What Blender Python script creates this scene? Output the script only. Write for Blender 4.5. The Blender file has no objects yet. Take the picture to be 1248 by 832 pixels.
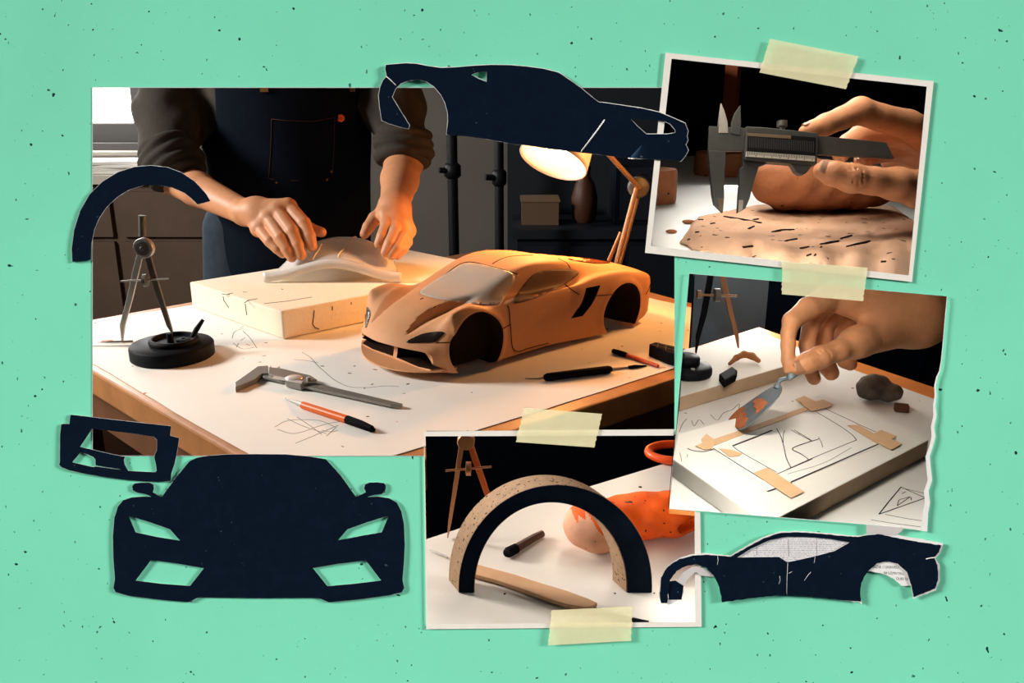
import bpy, bmesh, math, random
import numpy as np
from mathutils import Vector, Matrix
from mathutils.geometry import delaunay_2d_cdt
from mathutils.bvhtree import BVHTree

random.seed(7)
SC = bpy.context.scene
COL = SC.collection
PI = math.pi

# ------------------------------------------------------------------ camera geometry
FPX, PITCH, CAMZ = 1050.0, math.radians(17.0), 1.33
CAM = np.array([0, 0, CAMZ])
RT = np.array([1.0, 0, 0])
FW = np.array([0, math.cos(PITCH), -math.sin(PITCH)])
UP = np.array([0, math.sin(PITCH), math.cos(PITCH)])


def ray(x, y):
    return (x - 624) / FPX * RT + (416 - y) / FPX * UP + FW


def W(x, y, t):
    """world point at depth t in the direction of (x, y)"""
    return CAM + t * ray(x, y)


def G(x, y, z):
    """world point on the horizontal plane at height z"""
    d = ray(x, y)
    return CAM + d * ((z - CAMZ) / d[2])


def TD(x, y, z):
    return (z - CAMZ) / ray(x, y)[2]


# ------------------------------------------------------------------ objects
ORG = {}


def link(o):
    COL.objects.link(o)
    return o


def tag(o, label=None, cat=None, group=None, kind=None):
    if label: o['label'] = label
    if cat: o['category'] = cat
    if group: o['group'] = group
    if kind: o['kind'] = kind
    return o


def thing(name, label, cat, loc, group=None):
    o = bpy.data.objects.new(name, None)
    o.empty_display_size = 0.02
    link(o)
    o.location = tuple(map(float, loc))
    ORG[o.name] = np.array(loc, float)
    return tag(o, label, cat, group)


def origin(o):
    return ORG.get(o.name, np.zeros(3))


def mesh(name, verts, faces, mat, parent=None, smooth=True, mats=None, midx=None, loc=None):
    verts = np.asarray(verts, float)
    if parent is not None:
        base = origin(parent)
        loc_rel = np.zeros(3)
    else:
        base = verts.mean(0) if loc is None else np.array(loc, float)
        if loc is None:
            base = np.array([base[0], base[1], verts[:, 2].min()])
        loc_rel = base
    me = bpy.data.meshes.new(name)
    me.from_pydata((verts - base).tolist(), [], [list(map(int, f)) for f in faces])
    for m in (mats or [mat]):
        me.materials.append(m)
    if midx is not None:
        me.polygons.foreach_set('material_index', midx)
    if smooth:
        me.polygons.foreach_set('use_smooth', [True] * len(me.polygons))
    me.update()
    o = bpy.data.objects.new(name, me)
    link(o)
    if parent is not None:
        o.parent = parent
        ORG[o.name] = base
    else:
        o.location = tuple(loc_rel)
        ORG[o.name] = base
    return o


class MB:
    """collects shapes into one mesh"""

    def __init__(s):
        s.v, s.f = [], []

    def add(s, v, f):
        n = len(s.v)
        s.v += [tuple(map(float, p)) for p in v]
        s.f += [[i + n for i in q] for q in f]
        return s

    def build(s, name, mat, parent=None, smooth=False, **k):
        o = mesh(name, s.v, s.f, mat, parent, smooth, **k)
        if smooth:
            es = o.modifiers.new('e', 'EDGE_SPLIT'); es.split_angle = math.radians(52)
        return o


def frame_from(d, upv=(0, 0, 1)):
    d = np.array(d, float); d /= np.linalg.norm(d)
    u = np.array(upv, float)
    if abs(d @ u) > 0.95: u = np.array([1.0, 0, 0])
    a = np.cross(u, d); a /= np.linalg.norm(a)
    b = np.cross(d, a)
    return d, a, b


def g_tube(pts, rad, n=10, flat=1.0, upv=(0, 0, 1), cap=True):
    pts = [np.array(p, float) for p in pts]
    m = len(pts)
    if np.isscalar(rad): rad = [rad] * m
    v, f = [], []
    a = None
    for i, p in enumerate(pts):
        d = pts[min(i + 1, m - 1)] - pts[max(i - 1, 0)]
        d = d / (np.linalg.norm(d) + 1e-12)
        if a is None:
            _, a, b = frame_from(d, upv)
        else:
            a = a - d * (a @ d); a /= np.linalg.norm(a)
            b = np.cross(d, a)
        for k in range(n):
            w = 2 * PI * k / n
            v.append(p + rad[i] * (math.cos(w) * a + flat * math.sin(w) * b))
    for i in range(m - 1):
        for k in range(n):
            k2 = (k + 1) % n
            f.append([i * n + k, i * n + k2, (i + 1) * n + k2, (i + 1) * n + k])
    if cap:
        f.append(list(range(n))[::-1])
        f.append(list(range((m - 1) * n, m * n)))
    return v, f


def g_box(c, ax, ay, az):
    """box from centre and three half-axes (vectors)"""
    c, ax, ay, az = [np.array(q, float) for q in (c, ax, ay, az)]
    v = [c + i * ax + j * ay + k * az for k in (-1, 1) for j in (-1, 1) for i in (-1, 1)]
    f = [[0, 2, 3, 1], [4, 5, 7, 6], [0, 1, 5, 4], [2, 6, 7, 3], [0, 4, 6, 2], [1, 3, 7, 5]]
    return v, f


def g_abox(x0, x1, y0, y1, z0, z1):
    return g_box(((x0 + x1) / 2, (y0 + y1) / 2, (z0 + z1) / 2), ((x1 - x0) / 2, 0, 0), (0, (y1 - y0) / 2, 0), (0, 0, (z1 - z0) / 2))


def g_lathe(prof, c, ax=(0, 0, 1), n=32):
    d, a, b = frame_from(ax, (0, 1, 0))
    c = np.array(c, float)
    v, f = [], []
    m = len(prof)
    for (r, h) in prof:
        for k in range(n):
            w = 2 * PI * k / n
            v.append(c + d * h + r * (math.cos(w) * a + math.sin(w) * b))
    for i in range(m - 1):
        for k in range(n):
            k2 = (k + 1) % n
            f.append([i * n + k, i * n + k2, (i + 1) * n + k2, (i + 1) * n + k])
    if prof[0][0] > 1e-6: f.append(list(range(n))[::-1])
    if prof[-1][0] > 1e-6: f.append(list(range((m - 1) * n, m * n)))
    return v, f


def g_prism(poly, ext):
    """closed prism: polygon of 3-D points extruded by vector ext"""
    p = [np.array(q, float) for q in poly]
    e = np.array(ext, float)
    n = len(p)
    nrm = np.zeros(3)
    for i in range(n):
        nrm += np.cross(p[i], p[(i + 1) % n])
    if nrm @ e > 0:
        p = p[::-1]
    v = p + [q + e for q in p]
    f = [list(range(n)), list(range(2 * n - 1, n - 1, -1))]
    for i in range(n):
        j = (i + 1) % n
        f.append([j, i, n + i, n + j])
    return v, f


def inpoly(x, y, poly):
    c = False
    n = len(poly)
    j = n - 1
    for i in range(n):
        xi, yi = poly[i]; xj, yj = poly[j]
        if (yi > y) != (yj > y) and x < (xj - xi) * (y - yi) / (yj - yi) + xi:
            c = not c
        j = i
    return c


def g_sheet(outline, holes, put, o0, o1):
    """flat sheet with holes; put(x, y, off) places it, from off o0 (back) to o1 (front)"""
    pts, edges = [], []
    for lp in [outline] + list(holes):
        n = len(pts)
        pts += [Vector((p[0], p[1])) for p in lp]
        edges += [(n + i, n + (i + 1) % len(lp)) for i in range(len(lp))]
    v2, e2, f2 = delaunay_2d_cdt(pts, edges, [], 0, 1e-5)[:3]
    keep = []
    for f in f2:
        cx = sum(v2[i].x for i in f) / len(f); cy = sum(v2[i].y for i in f) / len(f)
        if inpoly(cx, cy, outline) and not any(inpoly(cx, cy, h) for h in holes):
            keep.append(list(f))
    n = len(v2)
    v = [put(p.x, p.y, o1) for p in v2] + [put(p.x, p.y, o0) for p in v2]
    # orientation: front faces toward the camera
    out = []
    cnt = {}
    for f in keep:
        a, b, c = [np.array(v[i]) for i in f[:3]]
        nn = np.cross(b - a, c - a)
        ref = np.array(put(v2[f[0]].x, v2[f[0]].y, o1)) - np.array(put(v2[f[0]].x, v2[f[0]].y, o0))
        if nn @ ref < 0: f = f[::-1]
        out.append(f)
        for i in range(len(f)):
            cnt[(f[i], f[(i + 1) % len(f)])] = 1
    faces = [list(f) for f in out] + [[i + n for i in f[::-1]] for f in out]
    for (a, b) in cnt:
        if (b, a) not in cnt:
            faces.append([b, a, a + n, b + n])
    return v, faces


def rough_loop(poly, amp, step, seed, keep_every=None):
    """resample a polygon and jitter it like a torn edge"""
    r = random.Random(seed)
    out = []
    n = len(poly)
    for i in range(n):
        a, b = poly[i], poly[(i + 1) % n]
        L = math.hypot(b[0] - a[0], b[1] - a[1])
        m = max(1, int(L / step))
        for k in range(m):
            t = k / m
            j = amp if k else amp * .5
            out.append((a[0] + (b[0] - a[0]) * t + r.uniform(-j, j), a[1] + (b[1] - a[1]) * t + r.uniform(-j, j)))
    return out


def offset_loop(poly, d):
    n = len(poly)
    area = sum(poly[i][0] * poly[(i + 1) % n][1] - poly[(i + 1) % n][0] * poly[i][1] for i in range(n))
    s = 1 if area > 0 else -1
    out = []
    for i in range(n):
        p0, p1, p2 = poly[i - 1], poly[i], poly[(i + 1) % n]
        nx, ny = 0, 0
        for a, b in ((p0, p1), (p1, p2)):
            dx, dy = b[0] - a[0], b[1] - a[1]
            L = math.hypot(dx, dy) + 1e-9
            nx += dy / L; ny -= dx / L
        L = math.hypot(nx, ny) + 1e-9
        out.append((p1[0] + s * d * nx / L, p1[1] + s * d * ny / L))
    return out


def sstep(a, b, x):
    t = min(max((x - a) / (b - a), 0), 1)
    return t * t * (3 - 2 * t)


def zpts(pts, sc, ox, oy):
    return [(x / sc + ox, y / sc + oy) for x, y in pts]


def smooth_loop(pts, it=1, closed=True):
    for _ in range(it):
        out = []
        n = len(pts)
        for i in range(n if closed else n - 1):
            a, b = np.array(pts[i], float), np.array(pts[(i + 1) % n], float)
            out += [tuple(a * .75 + b * .25), tuple(a * .25 + b * .75)]
        if not closed:
            out = [tuple(pts[0])] + out + [tuple(pts[-1])]
        pts = out
    return pts


def catmull(pts, n=6):
    p = [np.array(q, float) for q in pts]
    p = [2 * p[0] - p[1]] + p + [2 * p[-1] - p[-2]]
    out = []
    for i in range(1, len(p) - 2):
        for k in range(n):
            t = k / n
            out.append(.5 * (2 * p[i] + (p[i + 1] - p[i - 1]) * t + (2 * p[i - 1] - 5 * p[i] + 4 * p[i + 1] - p[i + 2]) * t * t + (3 * p[i] - p[i - 1] - 3 * p[i + 1] + p[i + 2]) * t ** 3))
    out.append(p[-2])
    return out


# ------------------------------------------------------------------ implicit surfaces
class SDF:
    def __init__(s):
        s.prims = []

    def cone(s, a, b, ra, rb, k=0.004, neg=False):
        s.prims.append(('c', np.array(a, float), np.array(b, float), ra, rb, k, neg)); return s

    def chain(s, pts, rads, k=0.004):
        for i in range(len(pts) - 1):
            s.cone(pts[i], pts[i + 1], rads[i], rads[i + 1], k)
        return s

    def ell(s, c, r, rot=None, k=0.004, neg=False):
        s.prims.append(('e', np.array(c, float), np.array(r, float), np.eye(3) if rot is None else np.array(rot, float), 0, k, neg)); return s

    def box(s, c, r, rot=None, rad=0.002, k=0.004, neg=False):
        s.prims.append(('b', np.array(c, float), np.array(r, float), np.eye(3) if rot is None else np.array(rot, float), rad, k, neg)); return s

    def bounds(s, q):
        if q[0] == 'c':
            m = max(q[3], q[4])
            return np.minimum(q[1], q[2]) - m, np.maximum(q[1], q[2]) + m
        e = np.abs(q[3].T) @ q[2]
        return q[1] - e - .0, q[1] + e + .0

    def grid(s, h, noise=None):
        los, his = zip(*[s.bounds(q) for q in s.prims if not q[6]])
        lo = np.min(los, 0) - 4 * h
        hi = np.max(his, 0) + 4 * h
        n = np.ceil((hi - lo) / h).astype(int) + 1
        D = np.full(n, 10.0, np.float32)
        for q in s.prims:
            k = q[5]
            a, b = s.bounds(q)
            m = k + 4 * h + 0.3 * max(0, np.max(b - a)) * (0 if q[0] == 'c' else .4)
            i0 = np.clip(np.floor((a - m - lo) / h).astype(int), 0, n)
            i1 = np.clip(np.ceil((b + m - lo) / h).astype(int) + 1, 0, n)
            if np.any(i1 <= i0): continue
            X = (lo[0] + h * np.arange(i0[0], i1[0]))[:, None, None]
            Y = (lo[1] + h * np.arange(i0[1], i1[1]))[None, :, None]
            Z = (lo[2] + h * np.arange(i0[2], i1[2]))[None, None, :]
            if q[0] == 'c':
                A, B = q[1], q[2]
                d = B - A
                L2 = d @ d + 1e-12
                px, py, pz = X - A[0], Y - A[1], Z - A[2]
                t = np.clip((px * d[0] + py * d[1] + pz * d[2]) / L2, 0, 1)
                dd = np.sqrt((px - t * d[0]) ** 2 + (py - t * d[1]) ** 2 + (pz - t * d[2]) ** 2) - (q[3] + (q[4] - q[3]) * t)
            else:
                c, r, M = q[1], q[2], q[3]
                px, py, pz = X - c[0], Y - c[1], Z - c[2]
                u = [M[i][0] * px + M[i][1] * py + M[i][2] * pz for i in range(3)]
                if q[0] == 'e':
                    k0 = np.sqrt(sum((u[i] / r[i]) ** 2 for i in range(3)))
                    k1 = np.sqrt(sum((u[i] / r[i] ** 2) ** 2 for i in range(3))) + 1e-9
                    dd = k0 * (k0 - 1) / k1
                else:
                    rd = q[4]
                    w = [np.abs(u[i]) - (r[i] - rd) for i in range(3)]
                    dd = np.sqrt(sum(np.maximum(w[i], 0) ** 2 for i in range(3))) + np.minimum(np.maximum(np.maximum(w[0], w[1]), w[2]), 0) - rd
            S = D[i0[0]:i1[0], i0[1]:i1[1], i0[2]:i1[2]]
            dd = np.broadcast_to(dd, S.shape)
            if q[6]:
                hh = np.maximum(k - np.abs(S + dd), 0) / k
                S[...] = np.maximum(S, -dd) + hh * hh * k / 4
            else:
                hh = np.maximum(k - np.abs(S - dd), 0) / k
                S[...] = np.minimum(S, dd) - hh * hh * k / 4
        if noise is not None:
            X = (lo[0] + h * np.arange(n[0]))[:, None, None]
            Y = (lo[1] + h * np.arange(n[1]))[None, :, None]
            Z = (lo[2] + h * np.arange(n[2]))[None, None, :]
            D = D + noise(X, Y, Z)
        return D, lo

    def mesh(s, h, noise=None):
        D, lo = s.grid(h, noise)
        return surfnets(D, lo, h)


def surfnets(D, lo, h):
    nx, ny, nz = D.shape
    S = D < 0
    c0 = [slice(0, -1), slice(1, None)]
    cnt = np.zeros((nx - 1, ny - 1, nz - 1), np.int8)
    for i in (0, 1):
        for j in (0, 1):
            for k in (0, 1):
                cnt += S[c0[i], c0[j], c0[k]]
    act = (cnt > 0) & (cnt < 8)
    idx = np.argwhere(act)
    vid = -np.ones(act.shape, np.int64)
    vid[act] = np.arange(len(idx))
    I, J, K = idx.T
    acc = np.zeros((len(idx), 3)); num = np.zeros(len(idx))
    cor = [(0, 0, 0), (1, 0, 0), (0, 1, 0), (1, 1, 0), (0, 0, 1), (1, 0, 1), (0, 1, 1), (1, 1, 1)]
    for a in range(8):
        for b in range(a + 1, 8):
            da = np.array(cor[b]) - np.array(cor[a])
            if np.abs(da).sum() != 1: continue
            A = D[I + cor[a][0], J + cor[a][1], K + cor[a][2]]
            B = D[I + cor[b][0], J + cor[b][1], K + cor[b][2]]
            x = (A < 0) != (B < 0)
            t = np.where(x, A / np.where(x, A - B, 1), 0)
            acc += np.where(x[:, None], np.array(cor[a]) + t[:, None] * da, 0)
            num += x
    V = (idx + acc / num[:, None]) * h + lo
    F = []
    # edges along each axis
    for ax in range(3):
        o = [(ax + 1) % 3, (ax + 2) % 3]
        sl0 = [slice(None)] * 3; sl1 = [slice(None)] * 3
        sl0[ax] = slice(0, -1); sl1[ax] = slice(1, None)
        s0, s1 = S[tuple(sl0)], S[tuple(sl1)]
        e = np.argwhere(s0 != s1)
        e = e[(e[:, o[0]] > 0) & (e[:, o[1]] > 0) & (e[:, o[0]] < D.shape[o[0]] - 1) & (e[:, o[1]] < D.shape[o[1]] - 1)]
        inside0 = s0[e[:, 0], e[:, 1], e[:, 2]]
        q = []
        for (du, dv) in ((-1, -1), (0, -1), (0, 0), (-1, 0)):
            c = e.copy(); c[:, o[0]] += du; c[:, o[1]] += dv
            q.append(vid[c[:, 0], c[:, 1], c[:, 2]])
        q = np.array(q).T
        q = np.where(inside0[:, None], q, q[:, ::-1])
        F.append(q)
    F = np.concatenate(F)
    F = F[(F >= 0).all(1)]
    return V, F


def smooth_mesh(V, F, it=2, lam=.5):
    """Laplacian smoothing"""
    V = V.copy()
    n = len(V)
    F = np.asarray(F)
    a = np.concatenate([F[:, i] for i in range(F.shape[1])]); b = np.concatenate([F[:, (i + 1) % F.shape[1]] for i in range(F.shape[1])])
    for _ in range(it):
        s = np.zeros_like(V); c = np.zeros(n)
        np.add.at(s, a, V[b]); np.add.at(c, a, 1)
        np.add.at(s, b, V[a]); np.add.at(c, b, 1)
        V += lam * (s / np.maximum(c, 1)[:, None] - V)
    return V


# ------------------------------------------------------------------ materials
def lin(h):
    if not isinstance(h, str): return tuple(h)
    h = h.lstrip('#')
    c = [int(h[i:i + 2], 16) / 255 for i in (0, 2, 4)]
    return tuple(x / 12.92 if x <= .04045 else ((x + .055) / 1.055) ** 2.4 for x in c)


def mat(name, col, rough=.6, spec=.3, metal=0., noise=None, col2=None, bump=None, alpha=None, emit=None, trans=0., ior=1.45, coat=0., sss=0.):
    m = bpy.data.materials.new(name)
    m.use_nodes = True
    nt = m.node_tree
    p = nt.nodes['Principled BSDF']
    c = lin(col)
    p.inputs['Base Color'].default_value = (*c, 1)
    p.inputs['Roughness'].default_value = rough
    p.inputs['Specular IOR Level'].default_value = spec
    p.inputs['Metallic'].default_value = metal
    p.inputs['IOR'].default_value = ior
    if trans: p.inputs['Transmission Weight'].default_value = trans
    if coat: p.inputs['Coat Weight'].default_value = coat
    if sss:
        p.inputs['Subsurface Weight'].default_value = sss
        p.inputs['Subsurface Radius'].default_value = (.008, .003, .0015)
        p.inputs['Subsurface Scale'].default_value = .6
    if emit:
        p.inputs['Emission Color'].default_value = (*lin(emit[0]), 1)
        p.inputs['Emission Strength'].default_value = emit[1]
    tc = nt.nodes.new('ShaderNodeTexCoord')
    if noise:
        sc, amt = noise[:2]
        n = nt.nodes.new('ShaderNodeTexNoise'); n.inputs['Scale'].default_value = sc
        n.inputs['Detail'].default_value = 6; n.inputs['Roughness'].default_value = .62
        nt.links.new(tc.outputs['Object'], n.inputs['Vector'])
        r = nt.nodes.new('ShaderNodeValToRGB')
        lo_, hi_ = (noise[2], noise[3]) if len(noise) > 3 else (.3, .7)
        r.color_ramp.elements[0].position = lo_; r.color_ramp.elements[1].position = hi_
        a = lin(col2) if col2 is not None else tuple(x * (1 - amt) for x in c)
        r.color_ramp.elements[0].color = (*a, 1)
        r.color_ramp.elements[1].color = (*(c if col2 is not None else tuple(min(1, x * (1 + amt)) for x in c)), 1)
        nt.links.new(n.outputs['Fac'], r.inputs['Fac'])
        nt.links.new(r.outputs['Color'], p.inputs['Base Color'])
    if bump:
        last = None
        for (sc, st, dist) in bump:
            n = nt.nodes.new('ShaderNodeTexNoise'); n.inputs['Scale'].default_value = sc
            n.inputs['Detail'].default_value = 4
            nt.links.new(tc.outputs['Object'], n.inputs['Vector'])
            b = nt.nodes.new('ShaderNodeBump'); b.inputs['Strength'].default_value = st; b.inputs['Distance'].default_value = dist
            nt.links.new(n.outputs['Fac'], b.inputs['Height'])
            if last: nt.links.new(last.outputs['Normal'], b.inputs['Normal'])
            last = b
        nt.links.new(last.outputs['Normal'], p.inputs['Normal'])
    if alpha is not None:
        p.inputs['Alpha'].default_value = alpha
    return m


def add_specks(m, scale, thr, col, stretch=(1, 1, 1), soft=.01, seed=0.0):
    """mix small flecks of another colour into a material's base colour"""
    nt = m.node_tree
    p = nt.nodes['Principled BSDF']
    tc = nt.nodes.new('ShaderNodeTexCoord')
    mp = nt.nodes.new('ShaderNodeMapping'); mp.inputs['Scale'].default_value = stretch; mp.inputs['Location'].default_value = (seed, seed * .7, seed * .3)
    nt.links.new(tc.outputs['Object'], mp.inputs['Vector'])
    n = nt.nodes.new('ShaderNodeTexNoise'); n.inputs['Scale'].default_value = scale
    n.inputs['Detail'].default_value = 1.0
    nt.links.new(mp.outputs['Vector'], n.inputs['Vector'])
    r = nt.nodes.new('ShaderNodeMapRange')
    r.inputs['From Min'].default_value = thr; r.inputs['From Max'].default_value = thr + soft
    nt.links.new(n.outputs['Fac'], r.inputs['Value'])
    mx = nt.nodes.new('ShaderNodeMix'); mx.data_type = 'RGBA'
    nt.links.new(r.outputs['Result'], mx.inputs['Factor'])
    bc = p.inputs['Base Color']
    if bc.links:
        nt.links.new(bc.links[0].from_socket, mx.inputs['A'])
    else:
        mx.inputs['A'].default_value = bc.default_value
    mx.inputs['B'].default_value = (*lin(col), 1)
    nt.links.new(mx.outputs['Result'], bc)
    return m
# ================================================================== the collage board and the papers on it
BD = 0.5          # distance of the board's face


def B(x, y, off=0.0):
    return W(x, y, BD - off)


M_green = mat('green_paper', '#80dfba', .9, .1, noise=(9, .035), bump=[(900, .12, .0004)])
add_specks(M_green, 230, .765, '#123232', (1, 1, 1), .012, 3.1)
add_specks(M_green, 420, .755, '#2f6a5e', (1, 1, .6), .03, 9.3)
M_cream = mat('print_border_paper', '#f1e8da', .85, .1, noise=(200, .03), bump=[(700, .1, .0003)])
M_white = mat('torn_white_paper', '#eee9e2', .9, .1, noise=(300, .04), bump=[(700, .2, .0004)])
M_black = mat('black_cut_paper', '#0c1725', .95, .02, noise=(160, .14), bump=[(1200, .1, .0003)])
add_specks(M_black, 420, .77, '#3a4654', (1, 1, 1), .02, 5.0)
M_greyp = mat('grey_scrap_paper', '#cfc6c0', .9, .1, noise=(60, .05), bump=[(300, .3, .0006)])
M_ink = mat('faded_ink', '#8f8d90', .9, .05)
M_ink2 = mat('print_ink', '#3a3a42', .9, .05)


def tape_mat(name, c):
    m = mat(name, c, .7, .25, noise=(120, .045), bump=[(400, .25, .0005)])
    m.node_tree.nodes['Principled BSDF'].inputs['Alpha'].default_value = .52
    return m


M_tape = tape_mat('yellow_masking_tape', '#fdf3c6')

P1 = [(113, 107), (822, 107), (822, 555), (113, 555)]
P2o = [(811, 64), (1138, 99), (1111.5, 343.5), (786, 308)]
P2i = [(818.5, 71.5), (1129.5, 105.5), (1107.5, 335.5), (793.5, 299.5)]
P4o = [(516.5, 526), (880, 521.5), (880, 600), (853.5, 700), (853.5, 764), (519.4, 766.5)]
P4o = [(516.5, 525.5), (856, 522.5), (855, 763.5), (519.4, 766.5)]
P4i = [(517.3, 531.5), (848, 529), (847, 757.5), (521, 760.5)]
torn = [(1154.5, 361), (1152.8, 382), (1151, 400), (1149.5, 420), (1147.5, 440), (1146, 452), (1143, 459), (1140.5, 470), (1141.5, 482), (1140, 494), (1141.5, 506), (1138.5, 520), (1140, 532), (1136.5, 545), (1133, 556), (1134.5, 570), (1136, 585), (1131.5, 598), (1133.5, 612), (1131, 626), (1130, 647.5)]
P3 = [(840, 333)] + torn + [(1100, 643), (1069, 640), (815.5, 619.5)]
torn_in = [(1154, 361), (1152, 382), (1150.3, 400), (1148.7, 420), (1146.6, 440), (1144.5, 452), (1141, 459), (1138.5, 470), (1139, 482), (1137, 494), (1137.5, 506), (1134.5, 520), (1135.5, 532), (1132, 545), (1128, 556), (1129, 570), (1130.5, 585), (1126, 598), (1127, 612), (1124.5, 626), (1122, 646.3)]
P3i = [(840.1, 333.3)] + torn_in + [(1100, 642.4), (1069, 639.4), (815.8, 619.2)]

# the green sheet, cut open where the four pictures sit
outer = [(-330, -250), (1580, -250), (1580, 1080), (-330, 1080)]
pts, edges, loops = [], [], [outer, P1, P2i, P4i, P3]
for lp in loops:
    n = len(pts)
    pts += [Vector(p) for p in lp]
    edges += [(n + i, n + (i + 1) % len(lp)) for i in range(len(lp))]
v2, e2, f2 = delaunay_2d_cdt(pts, edges, [], 0, 1e-5)[:3]
keep = []
for f in f2:
    cx = sum(v2[i].x for i in f) / 3; cy = sum(v2[i].y for i in f) / 3
    if inpoly(cx, cy, outer) and not any(inpoly(cx, cy, h) for h in loops[1:]):
        keep.append(list(f))
n = len(v2)
v = [B(p.x, p.y, 0) for p in v2] + [B(p.x, p.y, -.0012) for p in v2]
faces, es, mi_ = [], set(), []
for f in keep:
    a, b, c = [v[i] for i in f[:3]]
    if np.cross(b - a, c - a) @ FW > 0: f = f[::-1]
    faces.append(f); faces.append([i + n for i in f[::-1]])
    mi_ += [0, 1]
    for i in range(3): es.add((f[i], f[(i + 1) % 3]))
for (a, b) in es:
    if (b, a) not in es: faces.append([b, a, a + n, b + n])
mi_ += [0] * (len(faces) - len(mi_))
board = mesh('backing_sheet', v, faces, None, None, False, mats=[M_green, mat('added_dark_back', '#17191b', .95, .03)], midx=mi_)  # dark back colour added to keep green bounce off the scenes behind
tag(board, 'mint green speckled paper backing sheet that everything is mounted on', 'backing paper')


def sheet(name, outline, holes, o0, o1, m, parent=None):
    vv, ff = g_sheet(outline, holes, B, o0, o1)
    return mesh(name, vv, ff, m, parent, False)


# print edges ------------------------------------------------------
pr = sheet('photo_print', [(812, 106.4), (112.4, 106.4), (112.4, 555.6), (519, 555.6), (519, 555), (113, 555), (113, 107), (812, 107)], [], .0001, .0004, M_greyp)
tag(pr, 'large borderless photo print of the workshop table, its thin paper edge', 'photo print', 'photo prints on the green sheet')
pr = sheet('photo_print', [(822, 522.8), (516.5, 525.5), (519.4, 766.5), (855, 763.5), (853.4, 624.3), (846.6, 623.4), (847, 757.5), (521, 760.5), (517.3, 531.5), (821, 530.6)], [], .0006, .0010, M_cream)
tag(pr, 'white bordered photo print of the black arch, lower middle', 'photo print', 'photo prints on the green sheet')
pr = sheet('photo_print', P2o, [P2i], .0007, .0012, M_cream)
tag(pr, 'tilted white bordered photo print of the caliper and hand, upper right', 'photo print', 'photo prints on the green sheet')
pr = sheet('photo_print', P3, [P3i], .0013, .0017, M_white)
tag(pr, 'photo print of a spatula and drawing with a torn white right edge', 'photo print', 'photo prints on the green sheet')

# black paper cutouts ----------------------------------------------
S6 = (2.9714, 440, 50)
A_out = zpts([(90, 86), (160, 80), (200, 82), (240, 90), (290, 97), (340, 95), (400, 90), (470, 86), (540, 87), (600, 92), (660, 100), (700, 110), (715, 114), (760, 144), (800, 173), (830, 198), (860, 221), (900, 226), (960, 235), (1020, 244), (1080, 258), (1130, 278), (1174, 298), (1178, 310), (1184, 325), (1180, 345), (1184, 358), (1176, 375), (1185, 395), (1175, 415), (1158, 435), (1130, 431), (1060, 427), (980, 424), (900, 414), (840, 407), (797, 402), (700, 391), (600, 376), (540, 369), (450, 352), (372, 342), (310, 338), (315, 290), (314, 260), (305, 225), (290, 195), (265, 165), (235, 145), (205, 138), (170, 143), (145, 153), (125, 172), (112, 203), (130, 232), (150, 265), (175, 305), (172, 317), (140, 310), (100, 298), (75, 287), (68, 240), (64, 195), (70, 165), (80, 142), (93, 128), (88, 100)], *S6)
A_h = [zpts([(399, 122), (425, 112), (455, 109), (455, 148), (425, 136)], *S6), zpts([(975, 280), (1040, 283), (1095, 288), (1120, 300), (1138, 322), (1138, 332), (1110, 337), (1033, 337), (1000, 308)], *S6)]
ZB = (3.4667, 60, 90)
B_out = zpts([(98, 793), (95, 740), (105, 660), (130, 580), (170, 510), (225, 455), (290, 415), (360, 393), (430, 387), (500, 395), (560, 418), (615, 455), (660, 503), (681, 537), (626, 551), (600, 525), (570, 502), (520, 480), (460, 468), (400, 470), (340, 488), (290, 518), (245, 560), (210, 610), (190, 660), (178, 720), (176, 785)], *ZB)
ZC = (7.3412, 60, 495)
C_out = zpts([(190, 75), (300, 86), (550, 116), (800, 145), (1090, 176), (1082, 262), (1163, 284), (1145, 400), (1120, 520), (1092, 600), (1086, 665), (1000, 673), (850, 668), (660, 652), (450, 625), (300, 598), (180, 572), (110, 545), (88, 520), (95, 500), (95, 380), (97, 250), (108, 160), (130, 156), (180, 158)], *ZC)
C_h = [zpts([(387, 198), (560, 218), (720, 238), (935, 272), (965, 300), (962, 395), (945, 430), (940, 460), (955, 520), (962, 575), (950, 588), (860, 585), (706, 576), (675, 520), (667, 480), (678, 450), (560, 428), (430, 398), (276, 362)], *ZC),
       zpts([(282, 410), (340, 428), (395, 453), (413, 475), (415, 527), (632, 560), (632, 566), (415, 537), (392, 543), (205, 500)], *ZC)]
ZD = (2.7733, 60, 480)
D_out = zpts([(540, 208), (600, 204), (700, 203), (800, 204), (880, 211), (935, 220), (985, 275), (1037, 348), (1070, 332), (1064, 318), (1068, 305), (1082, 299), (1110, 298), (1132, 301), (1138, 310), (1136, 325), (1125, 338), (1100, 340), (1075, 348), (1110, 346), (1150, 352), (1175, 367), (1190, 395), (1199, 440), (1202, 510), (1199, 570), (1194, 628), (1200, 655), (1192, 670), (1150, 680), (1060, 692), (945, 704), (908, 688), (700, 689), (505, 686), (473, 703), (380, 695), (270, 682), (225, 670), (217, 655), (222, 625), (217, 560), (215, 480), (220, 420), (232, 380), (250, 359), (280, 349), (320, 346), (345, 347), (325, 338), (295, 332), (282, 325), (281, 310), (288, 302), (310, 299), (340, 299), (352, 306), (354, 318), (350, 332), (380, 348), (430, 280), (475, 226), (500, 215)], *ZD)
D_h = [zpts(q, *ZD) for q in ([(269, 412), (340, 433), (408, 457), (442, 495), (360, 482), (292, 467)], [(1147, 411), (1075, 433), (1008, 457), (976, 494), (1060, 478), (1124, 467)],
                              [(345, 560), (430, 572), (523, 588), (476, 648), (380, 641), (292, 630)], [(1070, 562), (980, 573), (891, 588), (940, 649), (1030, 641), (1122, 630)])]


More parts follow.
